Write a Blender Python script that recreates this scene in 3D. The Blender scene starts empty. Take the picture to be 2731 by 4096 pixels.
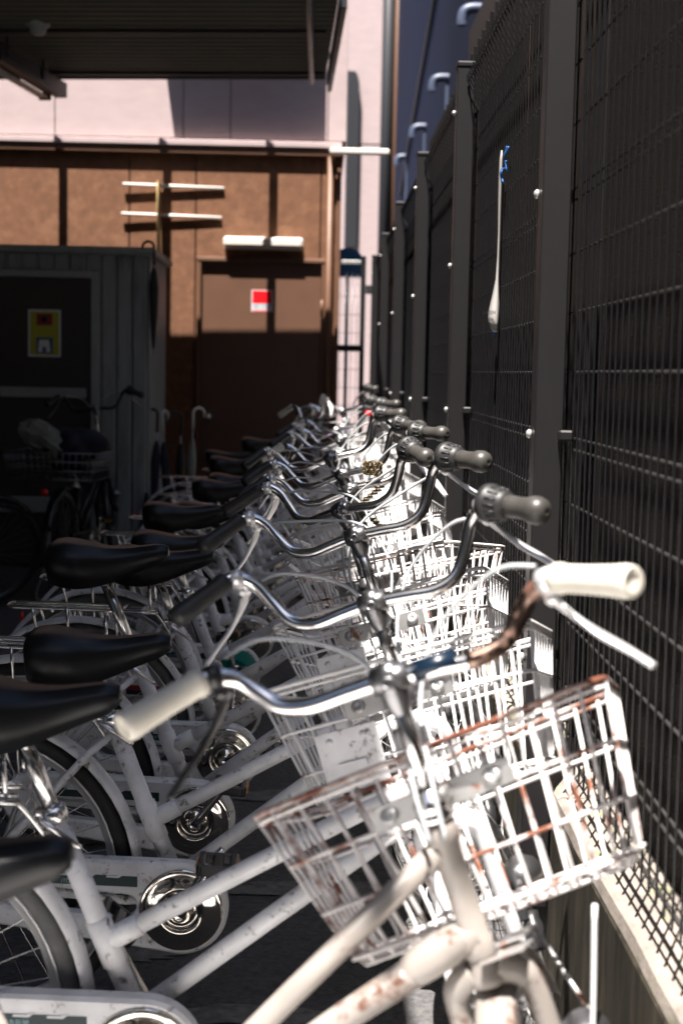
import bpy, math, random
from mathutils import Vector, Matrix
random.seed(7)
R = math.radians
SC = bpy.context.scene
COL = SC.collection

# ------------------------------------------------------------------ camera, sky, sun, exposure
cam_d = bpy.data.cameras.new('camera')
cam = bpy.data.objects.new('camera', cam_d)
COL.objects.link(cam)
cam.location = (0, 0, 1.4)
cam.rotation_euler = (Matrix.Rotation(-0.0169, 4, 'Z') @ Matrix.Rotation(math.pi/2 - 0.0973, 4, 'X') @ Matrix.Rotation(0.020, 4, 'Z')).to_euler()
cam_d.sensor_fit = 'VERTICAL'; cam_d.sensor_height = 36.0; cam_d.lens = 50.0
cam_d.clip_start = 0.05; cam_d.clip_end = 600
cam_d.dof.use_dof = True; cam_d.dof.focus_distance = 3.5; cam_d.dof.aperture_fstop = 3.8
SC.camera = cam

LIGHT = Vector((0.14, 0.34, -1.0)).normalized()          # the way the sunlight travels
sun_d = bpy.data.lights.new('sun', 'SUN'); sun_d.energy = 5.0; sun_d.angle = R(0.5); sun_d.color = (1.0, 0.93, 0.86)
sun = bpy.data.objects.new('sun', sun_d); COL.objects.link(sun)
sun.rotation_euler = LIGHT.to_track_quat('-Z', 'Y').to_euler()
sun.location = (-2, -6, 20)
world = bpy.data.worlds.new('World'); SC.world = world; world.use_nodes = True
wn = world.node_tree.nodes; wl = world.node_tree.links
sky = wn.new('ShaderNodeTexSky'); sky.sky_type = 'NISHITA'; sky.sun_disc = False
sky.sun_elevation = math.asin(-LIGHT.z)
sky.sun_rotation = math.atan2(-LIGHT.x, -LIGHT.y)
wn['Background'].inputs['Strength'].default_value = 0.05
wl.new(sky.outputs['Color'], wn['Background'].inputs['Color'])
vs = SC.view_settings
vs.view_transform = 'Standard'; vs.look = 'None'; vs.exposure = 1.8; vs.gamma = 1.0; vs.use_curve_mapping = False
SC.cycles.max_bounces = 8; SC.cycles.diffuse_bounces = 5; SC.cycles.glossy_bounces = 4; SC.cycles.transparent_max_bounces = 8
SC.cycles.sample_clamp_indirect = 8.0

# ------------------------------------------------------------------ mesh helpers
def V(*a): return Vector(a)

def catmull(P, k=5):
    P = [Vector(p) for p in P]
    out = []
    for i in range(len(P)-1):
        p0 = P[max(i-1, 0)]; p1 = P[i]; p2 = P[i+1]; p3 = P[min(i+2, len(P)-1)]
        for j in range(k):
            t = j/k
            out.append(0.5*((2*p1) + (p2-p0)*t + (2*p0-5*p1+4*p2-p3)*t*t + (3*p1-p0-3*p2+p3)*t**3))
    out.append(P[-1])
    return out

class MB:
    def __init__(s): s.v = []; s.f = []; s.sm = []; s.mi = []
    def add(s, vs_, fs, smooth=False, mi=0):
        b = len(s.v)
        s.v += [tuple(x) for x in vs_]
        for f in fs:
            s.f.append(tuple(i+b for i in f)); s.sm.append(smooth); s.mi.append(mi)
        return s
    def box(s, c, d, rot=None, mi=0, ch=0.0):
        c = Vector(c); hx, hy, hz = d[0]/2, d[1]/2, d[2]/2
        if ch <= 0:
            vs_ = [V(x, y, z) for x in (-hx, hx) for y in (-hy, hy) for z in (-hz, hz)]
            fs = [(0,1,3,2), (4,6,7,5), (0,4,5,1), (2,3,7,6), (0,2,6,4), (1,5,7,3)]
        else:
            ch = min(ch, hx*0.9, hy*0.9, hz*0.9)
            vs_ = []
            idx = {}
            for sx in (-1, 1):
                for sy in (-1, 1):
                    for sz in (-1, 1):
                        for a in range(3):
                            p = [sx*(hx-ch), sy*(hy-ch), sz*(hz-ch)]
                            p[a] = (sx*hx, sy*hy, sz*hz)[a]
                            idx[(sx, sy, sz, a)] = len(vs_); vs_.append(Vector(p))
            fs = []
            for a in range(3):
                o = [i for i in range(3) if i != a]
                for sg in (-1, 1):
                    q = []
                    for t in ((-1,-1), (1,-1), (1,1), (-1,1)):
                        k = [0,0,0]; k[a] = sg; k[o[0]] = t[0]; k[o[1]] = t[1]
                        q.append(idx[(k[0], k[1], k[2], a)])
                    fs.append(tuple(q))
            for a in range(3):
                b, c2 = [i for i in range(3) if i != a]
                for s1 in (-1, 1):
                    for s2 in (-1, 1):
                        def g(sa, ax):
                            k = [0,0,0]; k[a] = sa; k[b] = s1; k[c2] = s2
                            return idx[(k[0], k[1], k[2], ax)]
                        fs.append((g(-1, b), g(1, b), g(1, c2), g(-1, c2)))
            for sx in (-1, 1):
                for sy in (-1, 1):
                    for sz in (-1, 1):
                        fs.append(tuple(idx[(sx, sy, sz, a)] for a in range(3)))
        if rot is not None: vs_ = [rot @ p for p in vs_]
        return s.add([c+p for p in vs_], fs, False, mi)
    def tube(s, path, r, n=8, closed=False, mi=0, caps=True, smooth=True):
        P = [Vector(p) for p in path]
        m = len(P)
        rr = r if isinstance(r, (list, tuple)) else [r]*m
        T = []
        for i in range(m):
            if closed: t = P[(i+1) % m]-P[i-1]
            else: t = P[min(i+1, m-1)]-P[max(i-1, 0)]
            T.append(t.normalized() if t.length > 1e-9 else V(0,0,1))
        a = V(0,0,1) if abs(T[0].z) < 0.9 else V(1,0,0)
        N = (a - T[0]*a.dot(T[0])).normalized()
        vs_ = []
        for i in range(m):
            if i: N = (N - T[i]*N.dot(T[i])).normalized()
            B = T[i].cross(N)
            for j in range(n):
                th = 2*math.pi*j/n
                vs_.append(P[i] + (N*math.cos(th)+B*math.sin(th))*rr[i])
        fs = []
        for i in range(m if closed else m-1):
            i2 = (i+1) % m
            for j in range(n):
                j2 = (j+1) % n
                fs.append((i*n+j, i*n+j2, i2*n+j2, i2*n+j))
        s.add(vs_, fs, smooth, mi)
        if caps and not closed:
            b = len(s.v) - m*n
            s.f.append(tuple(b+j for j in reversed(range(n)))); s.sm.append(False); s.mi.append(mi)
            s.f.append(tuple(b+(m-1)*n+j for j in range(n))); s.sm.append(False); s.mi.append(mi)
        return s
    def cyl(s, a, b, r, n=10, mi=0, r2=None):
        return s.tube([a, b], [r, r2 if r2 is not None else r], n, mi=mi)
    def lathe(s, prof, o, d, n=20, mi=0, smooth=True):
        o = Vector(o); d = Vector(d).normalized()
        a = V(0,0,1) if abs(d.z) < 0.9 else V(1,0,0)
        N = (a - d*a.dot(d)).normalized(); B = d.cross(N)
        vs_ = []
        for (r, h) in prof:
            for j in range(n):
                th = 2*math.pi*j/n
                vs_.append(o + d*h + (N*math.cos(th)+B*math.sin(th))*max(r, 1e-5))
        fs = []
        for i in range(len(prof)-1):
            for j in range(n):
                j2 = (j+1) % n
                fs.append((i*n+j, i*n+j2, (i+1)*n+j2, (i+1)*n+j))
        return s.add(vs_, fs, smooth, mi)
    def loft(s, rings, mi=0, smooth=True, closed=True, caps=True):
        n = len(rings[0]); vs_ = [p for r_ in rings for p in r_]
        fs = []
        for i in range(len(rings)-1):
            for j in range(n if closed else n-1):
                j2 = (j+1) % n
                fs.append((i*n+j, i*n+j2, (i+1)*n+j2, (i+1)*n+j))
        if caps and closed:
            fs.append(tuple(reversed(range(n)))); fs.append(tuple((len(rings)-1)*n+j for j in range(n)))
        return s.add(vs_, fs, smooth, mi)
    def prism(s, poly, o, ux, uy, un, th, mi=0):
        o = Vector(o); ux = Vector(ux); uy = Vector(uy); un = Vector(un)
        n = len(poly)
        a = [o+ux*p[0]+uy*p[1] for p in poly]; b = [p+un*th for p in a]
        fs = [tuple(range(n)), tuple(reversed(range(n, 2*n)))]
        for i in range(n): fs.append((i, (i+1) % n, n+(i+1) % n, n+i))
        return s.add(a+b, fs, False, mi)
    def mesh(s, name, *mats):
        me = bpy.data.meshes.new(name)
        me.from_pydata(s.v, [], s.f)
        me.polygons.foreach_set('use_smooth', s.sm)
        for m in mats: me.materials.append(m)
        if len(mats) > 1: me.polygons.foreach_set('material_index', s.mi)
        me.update()
        return me

def new(name, me, parent=None, mw=None, **props):
    o = bpy.data.objects.new(name, me); COL.objects.link(o)
    if parent is not None: o.parent = parent
    if mw is not None: o.matrix_basis = mw
    for k, v in props.items(): o[k] = v
    return o
def empty(name, loc=(0,0,0), rz=0.0, **props):
    o = new(name, None, None, Matrix.Translation(Vector(loc)) @ Matrix.Rotation(rz, 4, 'Z'), **props)
    o.empty_display_size = 0.05
    return o
def tag(o, label, cat, group=None):
    o['label'] = label; o['category'] = cat
    if group: o['group'] = group
    return o

# ------------------------------------------------------------------ materials
def mat(name, col, rough=0.5, metal=0.0, var=0.0, vscale=8.0, col2=None, thr=None, tscale=20.0, bump=0.0, bscale=60.0, soft=0.08, spec=None, rough2=None, detail=5.0, stretch=None):
    """Principled material; var = fine colour variation; col2 appears where a noise passes thr (chips, rust, moss, dirt)."""
    m = bpy.data.materials.new(name); m.use_nodes = True
    nt = m.node_tree; nd = nt.nodes; L = nt.links; b = nd['Principled BSDF']
    b.inputs['Base Color'].default_value = (*col, 1); b.inputs['Roughness'].default_value = rough; b.inputs['Metallic'].default_value = metal
    if spec is not None: b.inputs['Specular IOR Level'].default_value = spec
    if var or col2 or bump:
        tc = nd.new('ShaderNodeTexCoord'); oi = nd.new('ShaderNodeObjectInfo')
        va = nd.new('ShaderNodeVectorMath'); va.operation = 'MULTIPLY_ADD'
        cx = nd.new('ShaderNodeCombineXYZ')
        for k in range(3): L.new(oi.outputs['Random'], cx.inputs[k])
        L.new(cx.outputs[0], va.inputs[0]); va.inputs[1].default_value = (37.0, 23.0, 51.0); L.new(tc.outputs['Object'], va.inputs[2])
        vec = va.outputs[0]
        if stretch:
            mp = nd.new('ShaderNodeMapping'); mp.inputs['Scale'].default_value = stretch; L.new(vec, mp.inputs['Vector']); vec = mp.outputs['Vector']
        cur = None
        if var:
            n1 = nd.new('ShaderNodeTexNoise'); n1.inputs['Scale'].default_value = vscale; n1.inputs['Detail'].default_value = 6.0; L.new(vec, n1.inputs['Vector'])
            mr = nd.new('ShaderNodeMapRange'); L.new(n1.outputs['Fac'], mr.inputs['Value'])
            mr.inputs['From Min'].default_value = 0.3; mr.inputs['From Max'].default_value = 0.7
            mr.inputs['To Min'].default_value = 1-var; mr.inputs['To Max'].default_value = 1+var
            mx = nd.new('ShaderNodeVectorMath'); mx.operation = 'SCALE'; mx.inputs[0].default_value = col; L.new(mr.outputs[0], mx.inputs['Scale'])
            cur = mx.outputs[0]
        if col2:
            n2 = nd.new('ShaderNodeTexNoise'); n2.inputs['Scale'].default_value = tscale; n2.inputs['Detail'].default_value = detail; n2.inputs['Roughness'].default_value = 0.65; L.new(vec, n2.inputs['Vector'])
            m2 = nd.new('ShaderNodeMapRange'); m2.inputs['From Min'].default_value = thr-soft; m2.inputs['From Max'].default_value = thr+soft; L.new(n2.outputs['Fac'], m2.inputs['Value'])
            mi = nd.new('ShaderNodeMix'); mi.data_type = 'RGBA'; L.new(m2.outputs[0], mi.inputs['Factor'])
            if cur is not None: L.new(cur, mi.inputs[6])
            else: mi.inputs[6].default_value = (*col, 1)
            mi.inputs[7].default_value = (*col2, 1); cur = mi.outputs[2]
            if rough2 is not None:
                m3 = nd.new('ShaderNodeMapRange'); L.new(m2.outputs[0], m3.inputs['Value']); m3.inputs['To Min'].default_value = rough; m3.inputs['To Max'].default_value = rough2
                L.new(m3.outputs[0], b.inputs['Roughness'])
                if metal > 0:
                    m4 = nd.new('ShaderNodeMapRange'); L.new(m2.outputs[0], m4.inputs['Value']); m4.inputs['To Min'].default_value = metal; m4.inputs['To Max'].default_value = 0.0
                    L.new(m4.outputs[0], b.inputs['Metallic'])
        if cur is not None: L.new(cur, b.inputs['Base Color'])
        if bump:
            n3 = nd.new('ShaderNodeTexNoise'); n3.inputs['Scale'].default_value = bscale; n3.inputs['Detail'].default_value = 4.0; L.new(vec, n3.inputs['Vector'])
            bp = nd.new('ShaderNodeBump'); bp.inputs['Strength'].default_value = min(bump, 1.0); bp.inputs['Distance'].default_value = 0.01*bump; L.new(n3.outputs['Fac'], bp.inputs['Height'])
            L.new(bp.outputs[0], b.inputs['Normal'])
    return m

WHITE = mat('white_paint', (0.72, 0.72, 0.74), 0.36, var=0.20, vscale=13, col2=(0.13, 0.115, 0.105), thr=0.625, tscale=38, soft=0.05, detail=8.0, bump=0.06, bscale=40)
CREAMW = mat('cream_white_paint', (0.27, 0.245, 0.225), 0.40, var=0.18, vscale=12, col2=(0.10, 0.045, 0.028), thr=0.62, tscale=14, soft=0.04, rough2=0.8)
WIRE = mat('white_wire_coating', (0.72, 0.71, 0.71), 0.45, var=0.08, vscale=20, col2=(0.21, 0.07, 0.03), thr=0.665, tscale=15, soft=0.03, rough2=0.9)
WIRER = mat('rusty_wire_coating', (0.70, 0.67, 0.66), 0.5, var=0.08, vscale=20, col2=(0.19, 0.065, 0.035), thr=0.585, tscale=13, soft=0.05, rough2=0.9)
WIRER2 = mat('very_rusty_wire_coating', (0.50, 0.45, 0.43), 0.5, var=0.08, vscale=20, col2=(0.15, 0.05, 0.028), thr=0.48, tscale=12, soft=0.06, rough2=0.9)
RUST = mat('rust', (0.20, 0.07, 0.035), 0.85, var=0.35, vscale=40, col2=(0.09, 0.035, 0.025), thr=0.55, tscale=60, bump=0.3, bscale=200)
CHROME = mat('chrome', (0.84, 0.83, 0.83), 0.17, 1.0, var=0.05, vscale=30, col2=(0.20, 0.13, 0.09), thr=0.70, tscale=60, soft=0.03, rough2=0.6)
CHROMER = mat('rusty_chrome', (0.21, 0.145, 0.115), 0.25, 1.0, var=0.2, vscale=20, col2=(0.14, 0.06, 0.04), thr=0.56, tscale=25, soft=0.06, rough2=0.6)
MIRROR = mat('polished_disc', (0.70, 0.66, 0.60), 0.07, 1.0, var=0.06, vscale=6, bump=0.25, bscale=9)
DCHROME = mat('dark_clamp_metal', (0.24, 0.24, 0.25), 0.3, 0.9, var=0.1)
STEEL = mat('galvanised_steel', (0.42, 0.42, 0.42), 0.45, 0.7, var=0.15, vscale=25, col2=(0.2, 0.08, 0.04), thr=0.63, tscale=22, soft=0.04, rough2=0.9)
ALU = mat('aluminium_lever', (0.80, 0.80, 0.81), 0.3, 0.55, var=0.05)
BLACKR = mat('black_rubber', (0.018, 0.018, 0.019), 0.5, var=0.2, vscale=40, bump=0.1, bscale=150)
GREYR = mat('grey_grip_rubber', (0.045, 0.043, 0.039), 0.42, var=0.15, vscale=40)
CREAM = mat('cream_grip_plastic', (0.60, 0.57, 0.50), 0.42, var=0.08, vscale=18)
VINYL = mat('black_saddle_vinyl', (0.007, 0.0075, 0.009), 0.38, spec=0.3, var=0.2, bump=0.08, bscale=90)
TYRE = mat('tyre_rubber', (0.022, 0.022, 0.023), 0.75, var=0.25, vscale=30)
TYREG = mat('grey_tyre', (0.12, 0.12, 0.12), 0.75, var=0.25, vscale=30)
BLACKP = mat('black_plastic', (0.02, 0.02, 0.022), 0.35)
ORANGE = mat('orange_reflector', (0.75, 0.30, 0.02), 0.2)
REDREF = mat('red_reflector', (0.75, 0.01, 0.01), 0.15)
TEAL = mat('teal_plastic', (0.0, 0.26, 0.24), 0.25, var=0.1)
CABLE = mat('grey_cable', (0.42, 0.44, 0.46), 0.4)
LENS = mat('lamp_lens', (0.40, 0.33, 0.22), 0.15)
BLACKPAINT = mat('black_frame_paint', (0.012, 0.012, 0.013), 0.25)
LBL_G = mat('dark_green_print', (0.004, 0.028, 0.03), 0.4)
LBL_R = mat('red_print', (0.28, 0.012, 0.015), 0.4)
LBL_N = mat('navy_print', (0.008, 0.014, 0.03), 0.4)
LBL_W = mat('white_print', (0.75, 0.76, 0.78), 0.4)
LBL_C = mat('pale_cyan_print', (0.25, 0.45, 0.48), 0.4)
LBL_Y = mat('amber_sticker', (0.45, 0.22, 0.03), 0.4, var=0.15, vscale=60)
LBL_B = mat('blue_print', (0.02, 0.09, 0.22), 0.4)
LBL_T = mat('turquoise_print', (0.03, 0.38, 0.36), 0.4)
LBL_RED = mat('bright_red_print', (0.80, 0.004, 0.012), 0.4)
LBL_K = mat('black_print', (0.01, 0.01, 0.01), 0.5)
LBL_YEL = mat('yellow_print', (0.45, 0.42, 0.02), 0.4)
FENCE = mat('dark_brown_fence_paint', (0.0100, 0.0090, 0.0105), 0.45, var=0.10, vscale=30)
WIREF = mat('black_fence_wire', (0.009, 0.009, 0.010), 0.25, spec=0.6)
BOLT = mat('zinc_bolt', (0.55, 0.55, 0.54), 0.35, 0.5)
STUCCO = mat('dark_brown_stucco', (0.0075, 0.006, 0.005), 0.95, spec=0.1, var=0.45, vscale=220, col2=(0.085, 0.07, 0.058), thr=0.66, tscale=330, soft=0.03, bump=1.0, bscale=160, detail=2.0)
CORR = mat('dark_corrugated_steel', (0.008, 0.0075, 0.0075), 0.6, spec=0.2, var=0.2)
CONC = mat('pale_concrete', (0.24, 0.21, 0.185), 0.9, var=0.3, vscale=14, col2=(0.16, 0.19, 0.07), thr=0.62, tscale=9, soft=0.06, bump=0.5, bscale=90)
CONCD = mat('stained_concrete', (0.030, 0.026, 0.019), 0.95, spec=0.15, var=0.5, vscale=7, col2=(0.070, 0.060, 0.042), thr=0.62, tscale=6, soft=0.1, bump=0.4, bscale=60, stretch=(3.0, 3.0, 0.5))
ASPH = mat('asphalt', (0.085, 0.083, 0.085), 0.9, var=0.35, vscale=60, col2=(0.11, 0.105, 0.10), thr=0.66, tscale=3.0, soft=0.015, bump=0.6, bscale=150)
BLUEW = mat('blue_grey_render', (0.028, 0.033, 0.060), 1.0, spec=0.03, var=0.12, vscale=50, bump=0.5, bscale=80)
VENT = mat('blue_grey_plastic_pipe', (0.06, 0.078, 0.13), 0.45, var=0.08)
PINK = mat('pink_white_panel', (0.44, 0.35, 0.35), 0.85, var=0.05, vscale=5, bump=0.35, bscale=120, stretch=(1, 1, 2.5))
BROWN = mat('brown_textured_render', (0.165, 0.075, 0.038), 0.9, var=0.18, vscale=14, bump=0.5, bscale=60, col2=(0.215, 0.105, 0.056), thr=0.62, tscale=7.0, soft=0.1)
BROWNM = mat('brown_metal_trim', (0.14, 0.07, 0.04), 0.5, var=0.1)
DOORM = mat('brown_steel_door', (0.125, 0.064, 0.040), 0.45, var=0.06, vscale=6)
DARKGAP = mat('dark_void', (0.01, 0.009, 0.008), 0.9)
SHED = mat('grey_green_shed_steel', (0.30, 0.32, 0.32), 0.38, var=0.12, vscale=6, col2=(0.20, 0.21, 0.21), thr=0.6, tscale=5, soft=0.1, stretch=(3, 3, 0.6))
SHEDF = mat('pale_shed_frame', (0.34, 0.36, 0.36), 0.45, var=0.08)
SHEDD = mat('dark_shed_door', (0.055, 0.048, 0.044), 0.6, var=0.1)
ROOF = mat('dull_green_roof_steel', (0.075, 0.082, 0.066), 0.6, var=0.12, vscale=4)
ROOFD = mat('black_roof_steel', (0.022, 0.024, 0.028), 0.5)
ROOFB = mat('blue_roof_trim', (0.03, 0.10, 0.20), 0.5)
GUTTER = mat('white_gutter', (0.70, 0.66, 0.60), 0.5, var=0.06)
LAMPG = mat('lamp_diffuser', (0.72, 0.66, 0.60), 0.4)
BAMBOO = mat('old_bamboo', (0.33, 0.23, 0.09), 0.6, var=0.2, vscale=20)
WHITEPOLE = mat('white_plastic_pole', (0.75, 0.70, 0.66), 0.4)
BLOCKW = mat('dark_blocker_wall', (0.05, 0.05, 0.048), 0.8, var=0.1)
BLUESIGN = mat('blue_sign', (0.03, 0.15, 0.30), 0.4)
CLOTH = mat('off_white_cloth', (0.26, 0.265, 0.23), 0.8, var=0.1)
BAG = mat('white_plastic_bag', (0.33, 0.32, 0.31), 0.35, var=0.15, vscale=40, stretch=(1, 1, 0.15))
STRING = mat('blue_string', (0.01, 0.10, 0.35), 0.5)
YELLOW = mat('yellow_tape', (0.45, 0.30, 0.03), 0.5)
LOCK = mat('brown_cable_lock', (0.06, 0.04, 0.012), 0.25)
NAVY = mat('navy_cloth', (0.012, 0.015, 0.03), 0.7)
PURPLE = mat('purple_plastic', (0.16, 0.05, 0.28), 0.4)
def clear_mat(name, col, alpha):
    m = mat(name, col, 0.15)
    m.node_tree.nodes['Principled BSDF'].inputs['Alpha'].default_value = alpha
    return m
CLEAR = clear_mat('clear_vinyl', (0.75, 0.78, 0.80), 0.35)

_fc = {}
def text_mesh(txt, size, mt, extrude=0.0003, shear=0.0):
    key = (txt, size, mt.name)
    if key in _fc: return _fc[key]
    cu = bpy.data.curves.new('lettering', 'FONT'); cu.body = txt; cu.size = size; cu.extrude = extrude; cu.shear = shear
    cu.align_x = 'CENTER'; cu.align_y = 'CENTER'; cu.resolution_u = 3
    ob = bpy.data.objects.new('tmp', cu); COL.objects.link(ob)
    dg = bpy.context.evaluated_depsgraph_get()
    me = bpy.data.meshes.new_from_object(ob.evaluated_get(dg))
    me.materials.clear(); me.materials.append(mt)
    COL.objects.unlink(ob); bpy.data.objects.remove(ob); bpy.data.curves.remove(cu)
    _fc[key] = me
    return me
FACE_CAM = Matrix(((1,0,0,0), (0,0,-1,0), (0,1,0,0), (0,0,0,1)))     # text plane -> facing -y

#==BUILD==
# ------------------------------------------------------------------ ground and the raised concrete edge
g = MB(); g.add([(-60,-40,0), (60,-40,0), (60,80,0), (-60,80,0)], [(0,1,2,3)])
new('ground', g.mesh('ground', ASPH), kind='structure')
for (x, y, w, h, sd) in ((-0.16, 2.98, 0.55, 0.10, 1), (0.02, 3.75, 0.5, 0.12, 2), (-0.02, 2.62, 0.07, 0.05, 3), (-0.05, 4.6, 0.5, 0.12, 4), (-0.5, 3.3, 0.4, 0.10, 5)):
    rnd = random.Random(sd); pts = []
    for k in range(26):
        a = 2*math.pi*k/26; rr = 1 + rnd.uniform(-0.3, 0.25)
        pts.append((x + w/2*math.cos(a)*rr, y + h/2*math.sin(a)*rr, 0.004))
    p = MB(); p.add(pts, [tuple(range(26))])
    new('ground_patch', p.mesh('ground_patch', mat('worn_concrete_patch', (0.16, 0.155, 0.15), 0.9, var=0.35, vscale=40, bump=0.5)), kind='structure')

g = MB(); g.add([(-1.2,-1.8,0.004), (0.51,-1.8,0.004), (0.51,1.95,0.004), (-1.2,1.95,0.004)], [(0,1,2,3)])
new('bounce_apron', g.mesh('bounce_apron', mat('pale_bounce_surface', (0.80, 0.80, 0.80), 0.9, var=0.1)), kind='structure')  # unseen pale sheet added to bounce sunlight onto the near bicycles
FX = 0.53                                   # plane of the fence mesh
kerb = empty('kerb_wall', (0.515, 0, 0)); tag(kerb, 'low stained concrete retaining wall under the dark mesh fence', 'retaining wall')
y = -3.0
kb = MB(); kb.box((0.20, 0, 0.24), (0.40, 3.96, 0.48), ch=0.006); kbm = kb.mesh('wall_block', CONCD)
# top slabs with uneven edges
def slab(seed):
    rnd = random.Random(seed); m = MB(); n = 24; L = 1.97
    A = []; B = []
    for i in range(n+1):
        yy = -L/2 + L*i/n
        A.append(V(0.002+rnd.uniform(-0.0025, 0.0025), yy, 0.0)); B.append(V(0.42, yy, 0.0))
    rings = []
    for i in range(n+1):
        z = 0.028+rnd.uniform(-0.001, 0.001)
        rings.append([A[i], A[i]+V(0.004, 0, z-0.005), A[i]+V(0.012, 0, z), V(0.2, A[i].y, z+rnd.uniform(-0.004, 0.004)), B[i]+V(0, 0, z), B[i]])
    m.loft(rings, smooth=False)
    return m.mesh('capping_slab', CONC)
slabs = [slab(i) for i in range(3)]
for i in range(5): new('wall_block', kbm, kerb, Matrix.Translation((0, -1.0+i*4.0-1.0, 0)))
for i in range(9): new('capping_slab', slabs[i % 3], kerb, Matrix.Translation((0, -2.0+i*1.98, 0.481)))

# ------------------------------------------------------------------ mesh fence
fence = empty('mesh_fence', (FX, 0, 0)); tag(fence, 'tall dark brown welded mesh fence with square posts running along the right side', 'fence')
post = MB(); post.box((0, 0, 1.355), (0.06, 0.06, 2.19), ch=0.003); post_me = post.mesh('post', FENCE)
cap = MB(); cap.box((0, 0, 2.458), (0.066, 0.066, 0.022), ch=0.006); cap_me = cap.mesh('post_cap', FENCE)
bolt = MB(); bolt.lathe([(0, 0), (0.009, 0.001), (0.010, 0.006), (0.006, 0.011), (0, 0.012)], (0,0,0), (-1,0,0), 10); bolt_me = bolt.mesh('bolt', BOLT)
brk = MB(); brk.box((0.032, 0, 0), (0.03, 0.026, 0.022), ch=0.004); brk_me = brk.mesh('bracket', FENCE)
PY = [1.0, 3.0, 5.0, 7.0, 9.0, 11.0, 13.0]
for y in PY:
    p = new('post', post_me, fence, Matrix.Translation((-0.05, y, 0)))
    new('post_cap', cap_me, p)
    for z in (0.80, 1.28, 1.78, 2.30):
        new('bolt', bolt_me, p, Matrix.Translation((-0.03, 0.012, z)))
        new('bracket', brk_me, p, Matrix.Translation((0.0, 0.045 if z != 1.28 else -0.045, z)))
FOLD = [0.735, 1.262, 1.787]
HZ = [0.62]
for f in FOLD: HZ += [f-0.012, f+0.012]
for a in FOLD: HZ += [a+0.15, a+0.275, a+0.40]
HZ += [2.315, 2.40]
HZ = sorted(z for z in HZ if z < 2.41)
def vx(z):
    if z > 2.316: return -0.045*min(1, (z-2.315)/0.085)
    return 0.0
vp = [(0,0,0.60)]
vp += [(0,0,2.315), (-0.045,0,2.40), (-0.047,0,2.42)]
vw = MB(); vw.tube(vp, 0.0024, 5, caps=False); vw_me = vw.mesh('vertical_wire', WIREF)
hw = MB(); hw.tube([(0,-0.965,0), (0,0.965,0)], 0.0028, 5); hw_me = hw.mesh('horizontal_wire', mat('sunlit_fence_wire', (0.050, 0.049, 0.048), 0.3, spec=0.6))  # horizontals coloured lighter for the sun caught on their tops
for i in range(len(PY)-1):
    yc = (PY[i]+PY[i+1])/2
    ys = [yc-0.955+0.0503*k for k in range(39)]
    if i in (0, 1, 2):
        pn = new('mesh_panel', hw_me, fence, Matrix.Translation((0.003, yc, HZ[0])))
        for z in HZ[1:]:
            xo = vx(z)
            new('horizontal_wire', hw_me, pn, Matrix.Translation((xo, 0, z-HZ[0])))
        for y in ys: new('vertical_wire', vw_me, pn, Matrix.Translation((-0.005, y-yc, -HZ[0])))
    else:
        m = MB()
        for z in HZ: m.tube([(vx(z)+0.003, -0.965, z), (vx(z)+0.003, 0.965, z)], 0.003, 4)
        for y in ys: m.tube([(p[0], y-yc, p[2]) for p in vp], 0.0026, 4, caps=False)
        new('mesh_panel', m.mesh('mesh_panel', WIREF), fence, Matrix.Translation((0, yc, 0)), kind='stuff')

# ------------------------------------------------------------------ neighbouring dark stucco wall and blue-grey building behind the fence
sw = empty('stucco_wall', (0.64, 1.0, 0)); tag(sw, 'dark brown rough stucco boundary wall close behind the near end of the mesh fence', 'wall')
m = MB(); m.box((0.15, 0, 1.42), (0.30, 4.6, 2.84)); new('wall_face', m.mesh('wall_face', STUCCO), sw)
cs = empty('corrugated_fence', (0.64, 6.2, 0)); tag(cs, 'dark corrugated steel screen with a jagged top behind the mesh fence', 'screen')
m = MB(); n = 150; rings = []
for i in range(n+1):
    yy = -2.88 + 5.6*i/n; x_ = 0.0 if i % 4 in (0, 1) else 0.03; t_ = 2.80 + (0.02 if i % 4 in (0, 1) else 0.0)
    rings.append([V(x_, yy, 0.5), V(x_, yy, t_), V(0.10, yy, t_), V(0.10, yy, 0.5)])
m.loft(rings, smooth=False); new('screen_sheet', m.mesh('screen_sheet', CORR), cs)
for (yy, r_) in ((3.78, 0.007), (3.86, 0.006), (3.70, 0.005)):
    m = MB(); m.cyl((0.58, yy, 0.52), (0.58, yy, 2.75), r_, 8); pp = new('rusty_pipe', m.mesh('rusty_pipe', mat('copper_brown_pipe', (0.22, 0.11, 0.06), 0.35, 0.3))); tag(pp, {0.007: 'thickest of three thin rusty pipes between the mesh fence and the dark screen', 0.006: 'farthest of three thin rusty pipes between the mesh fence and the dark screen', 0.005: 'thinnest and nearest of three rusty pipes behind the mesh fence'}[r_], 'pipe', 'rusty pipes behind the fence')
nb = empty('sky_blocker_right', (6.0, 0, 0)); tag(nb, 'unseen plain building added at right to block sky light', 'building')
m = MB(); m.box((0, 0, 4.0), (6.0, 20.0, 8.0)); new('wall', m.mesh('wall', BLOCKW), nb)  # added out of view to cut the sky light from the right
nb = empty('sky_blocker_rear', (-4.0, -12.0, 0)); tag(nb, 'unseen dark building added behind the viewer to block sky light', 'building')
m = MB(); m.box((0, -3, 8.0), (40.0, 6.0, 16.0)); new('wall', m.mesh('wall', BLOCKW), nb)  # added out of view to cut low sky light from behind the camera

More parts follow.
